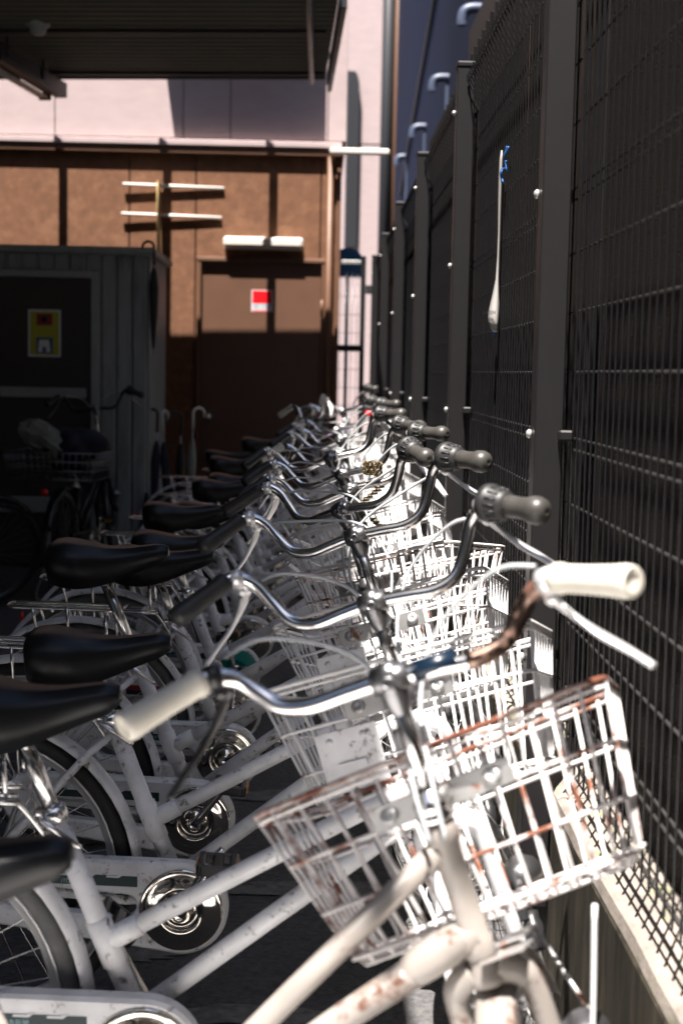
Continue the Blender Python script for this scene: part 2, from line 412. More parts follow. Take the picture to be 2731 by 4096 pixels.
bb = empty('blue_grey_building', (1.3, 10.5, 0)); tag(bb, 'tall blue grey rendered building with elbow vent pipes beyond the fence', 'building')
m = MB(); m.box((2.5, 8.0, 4.75), (5.0, 16.0, 9.5)); new('wall', m.mesh('wall', BLUEW), bb)
for (yy, zz) in ((1.7, 4.45), (4.9, 4.53), (8.2, 4.58), (12.1, 4.78)):
    m = MB(); P = catmull([(0.02, 0, 0), (-0.09, 0, 0.0), (-0.15, 0, -0.025), (-0.17, 0, -0.09), (-0.17, 0, -0.14)], 5)
    m.tube(P, 0.046, 14, caps=False); m.tube([(-0.17,0,-0.138), (-0.17,0,-0.10)], 0.041, 14, mi=1)
    v = new('vent_pipe', m.mesh('vent_pipe', VENT, DARKGAP), bb, Matrix.Translation((0, yy, zz)))
    m = MB(); m.box((-0.015, 0, -0.65), (0.03, 0.04, 1.2)); new('pipe_clip_rail', m.mesh('pipe_clip_rail', VENT), v)
m = MB(); m.cyl((-0.02, 1.2, 7.2), (-0.02, 13.8, 4.4), 0.02, 8); new('wall_cable', m.mesh('wall_cable', ROOFD), bb)
m = MB(); m.box((-0.10, 0.2, 2.35), (0.18, 3.6, 4.7), ch=0.01); new('lean_to', m.mesh('lean_to', CORR), bb, Matrix.Translation((-0.05, -1.6, -0.75)))

# ------------------------------------------------------------------ back building: brown lower wall, pink upper wall
YB = 13.0
bk = empty('back_building', (-1.9, YB, 0)); tag(bk, 'brown and pale pink building closing the far end of the bicycle parking', 'building')
def bbox(name, x0, x1, y0, y1, z0, z1, mt, parent=bk, ch=0.0):
    o = parent
    off = V(0,0,0)
    q = o
    while q is not None: off += q.location; q = q.parent
    m = MB(); m.box(((x0+x1)/2-off.x, (y0+y1)/2-off.y, (z0+z1)/2-off.z), (x1-x0, y1-y0, z1-z0), ch=ch)
    return new(name, m.mesh(name, mt), o)
# brown panels with recessed joints
xs = [-4.6, -3.45, -2.97-0.02, -1.735, -1.14, -0.02, 0.13]
bbox('wall_core', -4.6, 0.12, YB+0.03, YB+0.5, 0, 3.345, BROWNM)
for i in range(len(xs)-1):
    bbox('wall_panel', xs[i]+0.006, xs[i+1]-0.006, YB, YB+0.028, 0, 3.325, BROWN, ch=0.004)
bbox('eave_band', -4.6, 0.16, YB-0.055, YB+0.4, 3.327, 3.39, BROWNM, ch=0.004)
lg = bbox('ledge', -4.6, 0.16, YB-0.075, YB+0.4, 3.392, 3.445, PINK, ch=0.006)
xu = [-4.6, -3.6, -2.4, -1.26, -0.84, 0.03, 0.20]
bbox('upper_core', -4.6, 0.19, YB+0.03, YB+3.0, 3.45, 9.0, DARKGAP)
for i in range(len(xu)-1):
    bbox('upper_panel', xu[i]+0.004, xu[i+1]-0.004, YB-0.01, YB+0.028, 3.465, 9.0, PINK, ch=0.003)
# unseen overhanging box, added to cast the dark block on the pink wall
bbox('shadow_box', -1.47, -0.13, YB-0.36, YB-0.011, 4.40, 5.3, PINK, ch=0.01)
gu = bbox('gutter', 0.05, 0.58, YB-0.16, YB-0.08, 3.335, 3.385, GUTTER, ch=0.012)
bbox('corner_trim', 0.125, 0.16, YB-0.02, YB+0.3, 0, 3.32, BROWNM)
m = MB(); m.cyl((0.06+1.9, -0.05, 0.0), (0.06+1.9, -0.05, 3.32), 0.028, 12); new('downpipe', m.mesh('downpipe', BROWNM), bk)
# door
dx0, dx1, dz = -1.085, 0.0, 2.38
fr = bbox('door_frame', dx0-0.04, dx1+0.03, YB-0.055, YB-0.002, dz, dz+0.035, BROWNM, ch=0.004)
for (a, b) in ((dx0-0.035, dx0), (dx1, dx1+0.03)): bbox('door_jamb', a, b, YB-0.05, YB-0.002, 0, dz-0.001, BROWNM, ch=0.004)
dr = bbox('door', dx0+0.004, dx1-0.004, YB-0.012, YB-0.003, 0.01, dz-0.004, DOORM)
def sub(name, mb, mts, parent, at): return new(name, mb.mesh(name, *mts), parent, Matrix.Translation(Vector(at)-parent.matrix_basis.translation-(parent.parent.matrix_basis.translation if parent.parent else V(0,0,0))))
m = MB(); m.lathe([(0,0), (0.035,0.0), (0.035,0.006), (0.012,0.012), (0.012,0.045), (0.027,0.05), (0.032,0.066), (0.022,0.082), (0,0.084)], (0,0,0), (0,-1,0), 16)
sub('door_knob', m, (CHROME,), dr, (-1.0, YB-0.012, 0.98))
for z in (1.0, 1.98):
    m = MB(); m.cyl((0,0,-0.07), (0,0,0.07), 0.012, 8); sub('hinge', m, (BROWNM,), dr, (dx1+0.004, YB-0.055, z))
# light over the door
la = empty('door_light', (-0.53, YB, 2.545)); tag(la, 'long white wall light mounted above the brown steel door', 'wall light')
m = MB(); m.box((0, -0.03, 0.0), (0.70, 0.056, 0.11), ch=0.008); new('housing', m.mesh('housing', GUTTER), la)
m = MB(); m.box((0, -0.085, 0.005), (0.715, 0.055, 0.085), ch=0.02); new('diffuser', m.mesh('diffuser', LAMPG), la)
# sticker on the door
st = empty('door_sticker', (-0.535, YB-0.0135, 2.035)); tag(st, 'small red and white security sticker on the brown steel door', 'sticker')
m = MB(); m.box((0, 0, 0), (0.19, 0.001, 0.195)); new('backing', m.mesh('backing', LBL_W), st)
m = MB(); m.box((0, -0.001, 0.034), (0.176, 0.001, 0.115)); new('red_field', m.mesh('red_field', LBL_RED), st)
m = MB(); m.box((0, -0.001, -0.088), (0.176, 0.001, 0.010)); new('red_line', m.mesh('red_line', LBL_RED), st)
for (t, xo, mt) in (('SE', -0.056, LBL_B), ('C', -0.008, LBL_T), ('OM', 0.043, LBL_B)):
    new('lettering', text_mesh(t, 0.058, mt, 0.0004), st, Matrix.Translation((xo, -0.0015, -0.053)) @ FACE_CAM)

# far pink building at the end of the alley
fp = empty('far_pink_building', (1.5, 27.0, 0)); tag(fp, 'sunlit pale pink building far down the narrow alley', 'building')
for (z0, z1) in ((0, 5.62), (5.65, 12.0)):
    m = MB(); m.box((-0.3, 1.0, (z0+z1)/2), (5.4, 2.0, z1-z0), ch=0.01); new('wall_panel', m.mesh('wall_panel', PINK), fp)
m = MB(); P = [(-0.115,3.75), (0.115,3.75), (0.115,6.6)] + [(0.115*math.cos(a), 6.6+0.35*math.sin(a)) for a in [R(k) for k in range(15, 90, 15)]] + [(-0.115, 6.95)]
m.prism(P, (0, -0.14, 0), (1,0,0), (0,0,1), (0,1,0), 0.13); new('shadow_panel', m.mesh('shadow_panel', ROOFD), fp, Matrix.Translation((-0.98, 0, 0)))  # dark panel standing in for a round-topped shadow on the pink wall
for (x_, r_, mt) in ((-0.36, 0.11, ROOFD), (-0.19, 0.05, BROWNM), (-0.02, 0.11, ROOFD)):
    m = MB(); m.cyl((x_, -0.12, 0), (x_, -0.12, 12), r_, 14); new('pipe', m.mesh('pipe', mt), fp)

# gate at the end of the fence
gt = empty('mesh_gate', (0.26, 13.05, 0)); tag(gt, 'narrow dark mesh gate beside the brown building at the far end', 'gate')
gx0, gx1, gz = -0.135, 0.115, 2.46
for x_ in (gx0, gx1):
    m = MB(); m.box((x_, 0, gz/2), (0.045, 0.045, gz), ch=0.003); new('gate_post', m.mesh('gate_post', FENCE), gt)
for z in (0.10, 1.63, 2.40):
    m = MB(); m.box(((gx0+gx1)/2, -0.01, z), (gx1-gx0-0.046, 0.04, 0.055 if z != 2.40 else 0.035), ch=0.004); new('gate_rail', m.mesh('gate_rail', FENCE if z != 2.40 else STEEL), gt)
for k in range(4):
    m = MB(); x_ = gx0+0.05+k*0.05; m.cyl((x_, 0, 0.1), (x_, 0, 2.40), 0.0026, 5); new('gate_wire', m.mesh('gate_wire', WIREF), gt)
for k in range(13):
    m = MB(); z = 0.28+k*0.165; m.cyl((gx0, 0.004, z), (gx1, 0.004, z), 0.0024, 5); new('gate_wire', m.mesh('gate_wire', WIREF), gt)
m = MB(); m.box((0.19, 0, 2.16), (0.10, 0.04, 0.08), ch=0.004); new('latch', m.mesh('latch', ROOFD), gt)
m = MB(); m.box((0.245, 0, 1.23), (0.05, 0.05, 2.46), ch=0.003); new('gate_post', m.mesh('gate_post', FENCE), gt)

m = MB(); P = [(-0.16, 0), (0.16, 0), (0.16, 0.10)] + [(0.16*math.cos(R(a)), 0.10+0.17*math.sin(R(a))) for a in range(10, 180, 10)] + [(-0.16, 0.10)]
m.prism(P, (0,0,0), (1,0,0), (0,0,1), (0,1,0), 0.01)
bs = empty('blue_sign', (0.24, 13.5, 0)); tag(bs, 'blue round topped sign showing behind the top of the mesh gate', 'sign')
new('sign_face', m.mesh('sign_face', BLUESIGN), bs, Matrix.Translation((0, 0, 2.30)))
m = MB(); m.cyl((0, 0.03, 0), (0, 0.03, 2.5), 0.018, 10); new('sign_pole', m.mesh('sign_pole', STEEL), bs)

# ------------------------------------------------------------------ roof over the bicycle parking, unseen left shade wall
cp = empty('parking_roof', (-2.0, 6.0, 0)); tag(cp, 'dark corrugated steel roof over the bicycle parking at upper left', 'roof')
ZR = 3.87
def rz(x): return ZR + 0.022*x
def roof_sheet(y0, y1, x0, x1a, x1b):
    m = MB(); yy = y0; k = 0; rings = []
    while yy <= y1+1e-6:
        up = 0.03 if k % 4 in (1, 2) else 0.0
        xr = x1a + (x1b-x1a)*(yy-y0)/(y1-y0)
        rings.append([V(x0+2, yy-6, rz(x0)+up), V(xr+2, yy-6, rz(xr)+up), V(xr+2, yy-6, rz(xr)+0.08), V(x0+2, yy-6, rz(x0)+0.08)])
        yy += 0.035 if k % 2 == 0 else 0.03; k += 1
    m.loft(rings, smooth=False)
    return m.mesh('roof_sheet', ROOF)
new('roof_sheet', roof_sheet(9.5, 12.22, -4.6, 0.085, 0.0), cp)
new('roof_sheet', roof_sheet(0.62, 9.45, -4.6, -0.36, -0.36), cp)
def beam(name, a, b, w, h, mt, par=cp):
    a = Vector(a); b = Vector(b); d = b-a
    rot = d.to_track_quat('Y', 'Z').to_matrix()
    m = MB(); m.box((0,0,0), (w, d.length, h), ch=0.004)
    q = Matrix.Translation((a+b)/2 - V(-2, 6, 0)) @ rot.to_4x4()
    return new(name, m.mesh(name, mt), par, q)
beam('edge_trim', (0.115, 9.5, ZR-0.01), (0.035, 12.30, ZR-0.01), 0.035, 0.20, ROOFD)
beam('edge_trim', (0.092, 9.5, ZR-0.02), (0.012, 12.24, ZR-0.02), 0.006, 0.10, ROOFB)
beam('end_trim', (-4.6, 12.24, rz(-4.6)+0.03), (0.0, 12.24, rz(0)+0.03), 0.03, 0.10, ROOFD)
beam('purlin', (-4.6, 10.6, rz(-4.6)-0.012), (0.0, 10.6, rz(0)-0.012), 0.03, 0.024, ROOFD)
beam('purlin', (-4.6, 12.05, rz(-4.6)-0.012), (0.0, 12.05, rz(0)-0.012), 0.03, 0.024, ROOFD)
beam('edge_trim', (-0.34, 0.62, ZR), (-0.34, 9.46, ZR), 0.03, 0.15, ROOFD)
for x_ in (-2.37-0.09, -1.44-0.09, -0.49-0.09):
    beam('shadow_rafter', (x_-1.1, 12.68-2.67, ZR+0.24), (x_, 12.68, ZR+0.24), 0.075, 0.12, ROOFD)  # hidden tails added and slanted to cast upright stripes on the brown wall
m = MB(); m.cyl((-0.115+2, 2.7, ZR-0.045), (-0.115+2, 6.22, ZR-0.045), 0.022, 10); new('conduit', m.mesh('conduit', STEEL), cp)
beam('main_beam', (-2.72, 8.8, ZR-0.15), (-2.20, 12.2, ZR-0.17), 0.10, 0.12, ROOFD)
# twin tube light under the roof
fl = empty('tube_light', (-2.33, 11.2, ZR-0.30)); tag(fl, 'twin tube fluorescent light fitting hanging under the dark parking roof', 'ceiling light')
fl.rotation_euler = (0, 0, R(-8))
m = MB(); m.box((0.04, 0, 0.05), (0.09, 1.30, 0.06), ch=0.008); new('housing', m.mesh('housing', ROOFD), fl)
for x_ in (-0.045, 0.0):
    m = MB(); m.cyl((x_, -0.60, 0), (x_, 0.60, 0), 0.014, 10); new('tube', m.mesh('tube', LAMPG), fl)
for y_ in (-0.62, 0.62):
    m = MB(); m.box((-0.02, y_, 0.01), (0.10, 0.03, 0.06), ch=0.006); new('lamp_holder', m.mesh('lamp_holder', ROOFD), fl)
m = MB(); m.cyl((0.04,-0.4,0.08), (0.04,-0.4,0.3), 0.008, 6).cyl((0.04,0.4,0.08), (0.04,0.4,0.3), 0.008, 6); new('hanger', m.mesh('hanger', ROOFD), fl)
dt = empty('smoke_detector', (-2.05, 10.45, ZR-0.05)); tag(dt, 'small round ceiling detector on the dark parking roof', 'detector')
m = MB(); m.lathe([(0.0,0), (0.085,0), (0.085,0.03), (0.06,0.045), (0.055,0.08), (0.03,0.095), (0,0.096)], (0,0,0.03), (0,0,-1), 18); new('body', m.mesh('body', SHEDF), dt)
lw = empty('shade_wall_left', (-4.6, 6, 0)); tag(lw, 'unseen dark wall added to keep the left of the shelter dark', 'wall')
m = MB(); m.box((-1.6, 0.2, 4.5), (3.2, 13.6, 9.0)); new('wall_face', m.mesh('wall_face', BLOCKW), lw)  # out-of-view mass added so the deep left stays dark

# ------------------------------------------------------------------ steel shed
YS = 10.0
sh = empty('storage_shed', (-2.0, YS, 0)); tag(sh, 'grey ribbed steel storage shed with a dark door at left', 'shed')
sx1 = -1.205; sz = 2.19
m = MB(); m.box((-0.65, 0.55, sz/2), (2.87, 1.06, sz-0.02)); new('shed_core', m.mesh('shed_core', SHED), sh)
pl = MB(); pl.box((0,0,0), (0.100, 0.022, sz), ch=0.010)
pl_me = pl.mesh('siding_plank', SHED)
for k in range(4): new('siding_plank', pl_me, sh, Matrix.Translation((sx1+2-0.055-k*0.108, 0.01, sz/2)))
pl2 = MB(); pl2.box((0,0,0), (0.100, 0.022, 0.16), ch=0.010); pl2_me = pl2.mesh('siding_plank', SHED)
for k in range(14): new('siding_plank', pl2_me, sh, Matrix.Translation((sx1+2-0.055-(k+4)*0.108, 0.01, sz-0.08)))
ps = MB(); ps.box((0,0,0), (0.022, 0.118, sz), ch=0.010); ps_me = ps.mesh('siding_plank', SHED)
for k in range(8): new('siding_plank', ps_me, sh, Matrix.Translation((sx1+2+0.005, 0.075+k*0.128, sz/2)))
m = MB(); m.box((-0.65, 0.52, sz+0.02), (3.0, 1.2, 0.05), ch=0.01); new('shed_roof', m.mesh('shed_roof', SHED), sh)
dxr = -1.585
m = MB(); m.box((dxr+2-0.9, -0.004, 1.02), (1.8, 0.03, 2.00)); dd = new('shed_door', m.mesh('shed_door', SHEDD), sh)
m = MB(); m.box((dxr+2+0.02, -0.015, 1.035), (0.055, 0.05, 2.07), ch=0.005); new('door_frame', m.mesh('door_frame', SHEDF), sh)
m = MB(); m.box((dxr+2-0.9, -0.015, 2.045), (1.784, 0.05, 0.05), ch=0.005); new('door_frame', m.mesh('door_frame', SHEDF), sh)
m = MB(); m.box((dxr+2-0.34, -0.03, 1.225), (0.60, 0.02, 0.07), ch=0.004); new('door_rail', m.mesh('door_rail', SHEDF), sh)
m = MB(); m.box((-0.13, -0.03, 0.44), (0.6, 0.02, 0.11), ch=0.004); new('door_rail', m.mesh('door_rail', SHEDF), sh)
po = empty('yellow_poster', (-1.915, YS-0.021, 1.635)); tag(po, 'small yellow notice with white border on the dark shed door', 'poster')
m = MB(); m.box((0,0,0), (0.225, 0.001, 0.325)); new('sheet', m.mesh('sheet', LBL_W), po)
m = MB(); m.box((0,-0.001,0), (0.200, 0.001, 0.300)); new('yellow_field', m.mesh('yellow_field', LBL_YEL), po)
m = MB(); m.box((0,-0.002,0.095), (0.11, 0.001, 0.080)); new('red_panel', m.mesh('red_panel', LBL_R), po)
m = MB(); m.lathe([(0,0), (0.022,0), (0.022,0.001), (0,0.001)], (0,-0.0026,0.095), (0,-1,0), 16); new('round_mark', m.mesh('round_mark', LBL_N), po)
m = MB(); m.box((0,-0.002,-0.085), (0.115, 0.001, 0.11)); new('blue_panel', m.mesh('blue_panel', LBL_B), po)
m = MB(); m.prism([(-0.045,-0.045), (-0.015,-0.045), (-0.015,-0.01), (0.012,-0.01), (0.012,-0.045), (0.042,-0.045), (0.03,0.04), (-0.035,0.04)], (0,-0.0026,-0.085), (1,0,0), (0,0,1), (0,-1,0), 0.001); new('white_shape', m.mesh('white_shape', LBL_W), po)

# ------------------------------------------------------------------ pole with two cross bars, umbrellas
pole = empty('pole_stand', (-1.45, 12.94, 0)); tag(pole, 'thin bamboo pole with two white cross bars leaning by the brown wall', 'pole')
m = MB(); m.tube([(0.045, -0.35, 0), (0.03, -0.24, 0.9), (-0.005, -0.06, 2.3), (-0.02, 0.0, 3.07)], [0.024, 0.023, 0.020, 0.016], 10); new('upright', m.mesh('upright', BAMBOO), pole)
for (z, x0, x1) in ((3.035, -0.34, 0.56), (2.775, -0.35, 0.54)):
    m = MB(); m.tube([(x0, 0.018, z+0.008), (x1, 0.044, z-0.008)], 0.014, 10); new('cross_bar', m.mesh('cross_bar', WHITEPOLE), pole)

def umbrella(loc, label, hcol, ccol, tilt, rzv, L=0.78, hang=False):
    u = empty('umbrella', loc, rzv, ); tag(u, label, 'umbrella', 'umbrellas by the shed')
    u.rotation_euler = (tilt, 0, rzv)
    m = MB(); m.lathe([(0.004,0.0), (0.010,0.03), (0.026,0.22), (0.032,0.42), (0.022,0.52), (0.010,0.56)], (0,0,0), (0,0,1), 12); new('canopy', m.mesh('canopy', ccol), u)
    m = MB(); m.cyl((0,0,-0.04), (0,0,L-0.1), 0.005, 8); new('shaft', m.mesh('shaft', STEEL), u)
    P = [(0,0,L-0.16), (0,0,L-0.04)] + [(0.04-0.04*math.cos(R(a)), 0, L-0.04+0.04*math.sin(R(a))) for a in range(20, 200, 20)] + [(0.08,0,L-0.065)]
    m = MB(); m.tube(P, 0.010, 10); new('handle', m.mesh('handle', hcol), u)
    return u
us = empty('umbrella_stand', (-0.97, 10.1, 0)); tag(us, 'low dark umbrella stand between the shed and the brown door', 'umbrella stand')
for z in (0.12, 0.50):
    m = MB(); m.box((0, -0.13, z), (0.48, 0.02, 0.02)).box((0, 0.13, z), (0.48, 0.02, 0.02)).box((-0.23, 0, z), (0.02, 0.24, 0.02)).box((0.23, 0, z), (0.02, 0.24, 0.02)); new('stand_rail', m.mesh('stand_rail', BLACKP), us)
for sx in (-0.23, 0.23):
    for sy in (-0.13, 0.13):
        m = MB(); m.box((sx, sy, 0.27), (0.024, 0.024, 0.54), ch=0.003); new('leg', m.mesh('leg', BLACKP), us)
m = MB(); m.box((0,0,0.02), (0.48, 0.28, 0.03)); new('tray', m.mesh('tray', BLACKP), us)
umbrella((-0.90, 10.05, 0.36), 'white handled umbrella with a pale canopy, rightmost in the umbrella stand', WHITEPOLE, CLOTH, R(4), R(20))
umbrella((-1.06, 10.10, 0.33), 'white handled umbrella with a navy canopy in the umbrella stand', WHITEPOLE, NAVY, R(-5), R(60))
umbrella((-1.16, 10.06, 0.34), 'black umbrella, leftmost in the umbrella stand beside the shed corner', BLACKP, NAVY, R(3), R(150))
umbrella((-0.99, 10.16, 0.32), 'black umbrella in the middle of the umbrella stand behind the others', BLACKP, BLACKR, R(-3), R(200))
umbrella((-1.155, 9.93, 1.535), 'black umbrella hung by its hook on the top corner of the shed', BLACKP, BLACKR, 0.0, R(180), L=0.74)

# ------------------------------------------------------------------ bicycles
HT = V(0.422, 0, 0.855); HB = V(0.478, 0, 0.695)
AX = (HT-HB).normalized()
BB = V(0, 0, 0.285); LUG = V(-0.070, 0, 0.450); ST = V(-0.152, 0, 0.655); RA = V(-0.44, 0, 0.33); FA = V(0.65, 0, 0.33)
_mc = {}
def M(key, fn, *mats):
    k = (key,) + tuple(x.name for x in mats)
    if k not in _mc: _mc[k] = fn().mesh(key.split('|')[0], *mats)
    return _mc[k]

def b_frame(kind=0):
    m = MB()
    m.tube([BB, LUG, ST], 0.0185, 14)
    m.lathe([(0.0185,-0.042), (0.0215,-0.040), (0.0215,0.040), (0.0185,0.042)], LUG, ST-LUG, 16)
    m.lathe([(0.022,-0.04), (0.022,0.04)], BB, (0,1,0), 16)
    m.lathe([(0.0185,-0.01), (0.0200,-0.008), (0.0200,0.012), (0.0180,0.014), (0.0180,0.140), (0.0210,0.142), (0.0210,0.167), (0.018,0.169)], HB, AX, 16)
    d = V(0.52, 0, 0.285).normalized()
    if kind == 0:
        m.tube([LUG, V(0.20, 0, 0.598), V(0.458, 0, 0.738)], 0.0160, 14)
        m.lathe([(0.016,0.0), (0.0192,0.002), (0.0192,0.062), (0.016,0.064)], LUG, d, 16)
        m.tube([V(-0.02, 0, 0.325), V(0.2, 0, 0.493), V(0.472, 0, 0.698)], 0.0170, 14)
    else:
        m.tube([V(-0.03, 0, 0.36), V(0.05, 0, 0.42), V(0.25, 0, 0.635), V(0.432, 0, 0.825)], 0.0155, 14)
        m.tube([V(0.0, 0, 0.36), V(0.08, 0, 0.425), V(0.30, 0, 0.594), V(0.474, 0, 0.715)], [0.018, 0.018, 0.018, 0.021], 14)
        m.lathe([(0.018,0), (0.023,0.012), (0.0245,0.05), (0.021,0.085)], V(0.39, 0, 0.660), V(0.174, 0, 0.121), 16)
    for s in (-1, 1):
        m.tube([V(-0.02, 0.02*s, 0.285), V(-0.12, 0.046*s, 0.292), RA+V(0, 0.055*s, 0)], 0.0095, 10)
        m.tube([ST+V(-0.005, 0.012*s, -0.02), V(-0.20, 0.035*s, 0.60), RA+V(0, 0.055*s, 0)], 0.0085, 10)
        m.lathe([(0,0), (0.018,0.001), (0.018,0.006), (0,0.007)], RA+V(0, 0.055*s-0.003, 0), (0,1,0), 12)
    return m
def b_clamp():
    m = MB(); d = (ST-LUG).normalized()
    m.lathe([(0.0185,-0.006), (0.0225,-0.004), (0.0225,0.020), (0.0145,0.022)], ST+d*0.004, d, 16)
    m.box(ST+V(-0.026, 0, 0.012), (0.022, 0.026, 0.018), ch=0.003)
    m.tube([ST+V(-0.028, -0.02, 0.012), ST+V(-0.028, 0.016, 0.012)], 0.006, 8)
    m.tube(catmull([ST+V(-0.028, -0.016, 0.012), ST+V(-0.005, -0.03, 0.0), ST+V(0.045, -0.032, -0.035)], 4), 0.005, 8)
    return m
def b_post(h):
    m = MB(); d = (ST-LUG).normalized(); m.tube([ST, ST+d*h], 0.0142, 14); return m
def b_saddle():
    m = MB(); rings = []
    prof = [(-0.145,0.060,0.026,0.055), (-0.135,0.095,0.036,0.085), (-0.10,0.112,0.038,0.100), (-0.05,0.104,0.027,0.096), (0.0,0.076,0.015,0.080), (0.05,0.050,0.012,0.064), (0.095,0.036,0.014,0.052), (0.13,0.028,0.015,0.042), (0.150,0.016,0.008,0.024)]
    xs_ = catmull([V(p[0], p[1], p[2]) for p in prof], 3); ds = catmull([V(p[3], 0, 0) for p in prof], 3)
    for p, q in zip(xs_, ds):
        w, zt, dr_ = p.y, p.z, q.x
        sec = [(-w*0.90, -dr_), (-w*0.99, -dr_*0.55), (-w*0.97, -dr_*0.22), (-w*0.80, -0.006), (-w*0.4, 0.004), (0, 0.002), (w*0.4, 0.004), (w*0.80, -0.006), (w*0.97, -dr_*0.22), (w*0.99, -dr_*0.55), (w*0.90, -dr_), (0, -dr_*0.65)]
        rings.append([V(p.x, a, zt+b) for a, b in sec])
    m.loft(rings)
    return m
def b_spring():
    m = MB(); P = [V(0.016*math.cos(t*0.7), 0.016*math.sin(t*0.7), -0.055+0.0021*t) for t in range(28)]
    m.tube(P, 0.003, 5)
    return m
def b_rail():
    m = MB()
    m.tube(catmull([(-0.09,0.045,-0.03), (-0.05,0.03,-0.05), (0.02,0.018,-0.045), (0.10,0.010,-0.012)], 4), 0.004, 6)
    m.tube(catmull([(-0.09,-0.045,-0.03), (-0.05,-0.03,-0.05), (0.02,-0.018,-0.045), (0.10,-0.010,-0.012)], 4), 0.004, 6)
    m.tube([(-0.03,-0.045,-0.052), (-0.03,0.045,-0.052)], 0.008, 8)
    m.box((-0.02,0,-0.06), (0.04,0.05,0.03), ch=0.005)
    return m
def ring(rad, mr, n=48, k=8):
    return [(rad*math.cos(2*math.pi*i/n), 0, rad*math.sin(2*math.pi*i/n)) for i in range(n)]
def b_tyre():
    m = MB(); m.tube(ring(0.313, 0), 0.0185, 10, closed=True); return m
def b_rim():
    m = MB(); n = 48; prof = [(0.296,-0.012), (0.300,-0.0125), (0.284,-0.010), (0.280,0), (0.284,0.010), (0.300,0.0125), (0.296,0.012)]
    rings = [[V(r*math.cos(2*math.pi*i/n), y, r*math.sin(2*math.pi*i/n)) for (r, y) in prof] for i in range(n+1)]
    m.loft(rings, closed=False); return m
def b_hub():
    m = MB(); m.lathe([(0.006,-0.055), (0.012,-0.045), (0.026,-0.032), (0.026,-0.028), (0.014,-0.024), (0.014,0.024), (0.026,0.028), (0.026,0.032), (0.012,0.045), (0.006,0.055)], (0,0,0), (0,1,0), 14); return m
def b_spokes():
    m = MB()
    for k in range(32):
        a = 2*math.pi*k/32; s = 1 if k % 2 else -1; a2 = a + (0.35 if (k//2) % 2 else -0.35)
        m.tube([(0.025*math.cos(a2), 0.028*s, 0.025*math.sin(a2)), (0.283*math.cos(a), 0, 0.283*math.sin(a))], 0.0011, 4, caps=False)
    return m
def b_fender(a0, a1):
    m = MB(); rings = []
    for i in range(25):
        a = R(a0+(a1-a0)*i/24); c, s = math.cos(a), math.sin(a)
        sec = [(0.337, -0.027), (0.346, -0.022), (0.351, -0.010), (0.352, 0.0), (0.351, 0.010), (0.346, 0.022), (0.337, 0.027), (0.335, 0.026), (0.344, 0.021), (0.349, 0), (0.344, -0.021), (0.335, -0.026)]
        rings.append([V(r*c, y, r*s) for r, y in sec])
    m.loft(rings)
    return m
def b_stay():
    m = MB()
    for s in (-1, 1): m.tube([(0, 0.055*s, 0), (-0.30, 0.028*s, 0.16)], 0.0024, 5)
    return m
def capsule(r0, r1, x0, x1, z0, z1, n=40):
    P = []
    for i in range(n):
        a = 2*math.pi*i/n - math.pi/2
        if math.cos(a) >= 0: P.append((x0+r0*math.cos(a), z0+r0*math.sin(a)))
        else: P.append((x1+r1*math.cos(a), z1+r1*math.sin(a)))
    return P
def b_case(mb=None):
    m = MB()
    O = capsule(0.098, 0.072, 0, -0.41, 0.285, 0.325, 44); I = capsule(0.026, 0.024, -0.118, -0.35, 0.288, 0.31, 44)
    yo, yi, yr = -0.078, -0.046, -0.071
    n = len(O)
    def L(P, y, k=1.0, c=(0, 0)): return [V(c[0]+(p[0]-c[0])*k, y, c[1]+(p[1]-c[1])*k) for p in P]
    O2 = capsule(0.092, 0.066, 0, -0.41, 0.285, 0.325, 44); I2 = capsule(0.032, 0.030, -0.118, -0.35, 0.288, 0.31, 44)
    rings = [L(O, yi), L(O, yr), L(O2, yo), L(I2, yo), L(I, yr), L(I, yi)]
    vs_ = [p for r_ in rings for p in r_]; fs = []
    for i in range(6):
        i2 = (i+1) % 6
        for j in range(n): fs.append((i*n+j, i2*n+j, i2*n+(j+1) % n, i*n+(j+1) % n))
    m.add(vs_, fs, False)
    return m
def b_disc():
    m = MB(); m.lathe([(0.086,-0.003), (0.087,0.002), (0.083,0.005), (0.078,0.004), (0.066,0.007), (0.050,0.012), (0.040,0.011), (0.038,0.006), (0.026,0.006), (0.024,0.012), (0.016,0.014), (0.016,0.024), (0,0.024)], (0,0,0), (0,-1,0), 44); return m
def b_crank():
    m = MB(); m.lathe([(0,0), (0.016,0.0), (0.017,0.010), (0.012,0.018), (0.008,0.016), (0,0.016)], (0,0,0), (0,-1,0), 14)
    rings = []
    for (t, w) in ((0.0,0.013), (0.03,0.010), (0.10,0.0095), (0.155,0.0115), (0.168,0.008)):
        rings.append([V(t, -0.004-0.006+yy, zz) for yy, zz in ((0.0,-w), (-0.010,-w*0.7), (-0.012,0), (-0.010,w*0.7), (0.0,w), (0.002,0))])
    m.loft(rings); return m
def b_pedal():
    m = MB()
    m.tube([(0,0.03,0), (0,-0.05,0)], 0.008, 8)
    for sx in (-1, 1):
        m.box((0.032*sx, -0.02, 0), (0.016, 0.085, 0.026), ch=0.004)
        m.box((0.041*sx, -0.02, 0), (0.004, 0.045, 0.014), mi=1)
    m.box((0, -0.06, 0), (0.066, 0.010, 0.022), ch=0.003); m.box((0, 0.018, 0), (0.066, 0.010, 0.022), ch=0.003)
    m.box((0, -0.02, 0), (0.022, 0.08, 0.02), ch=0.004)
    return m
def b_rod(P, r=0.0048, k=3): return lambda: MB().tube(catmull(P, k) if k else P, r, 7)
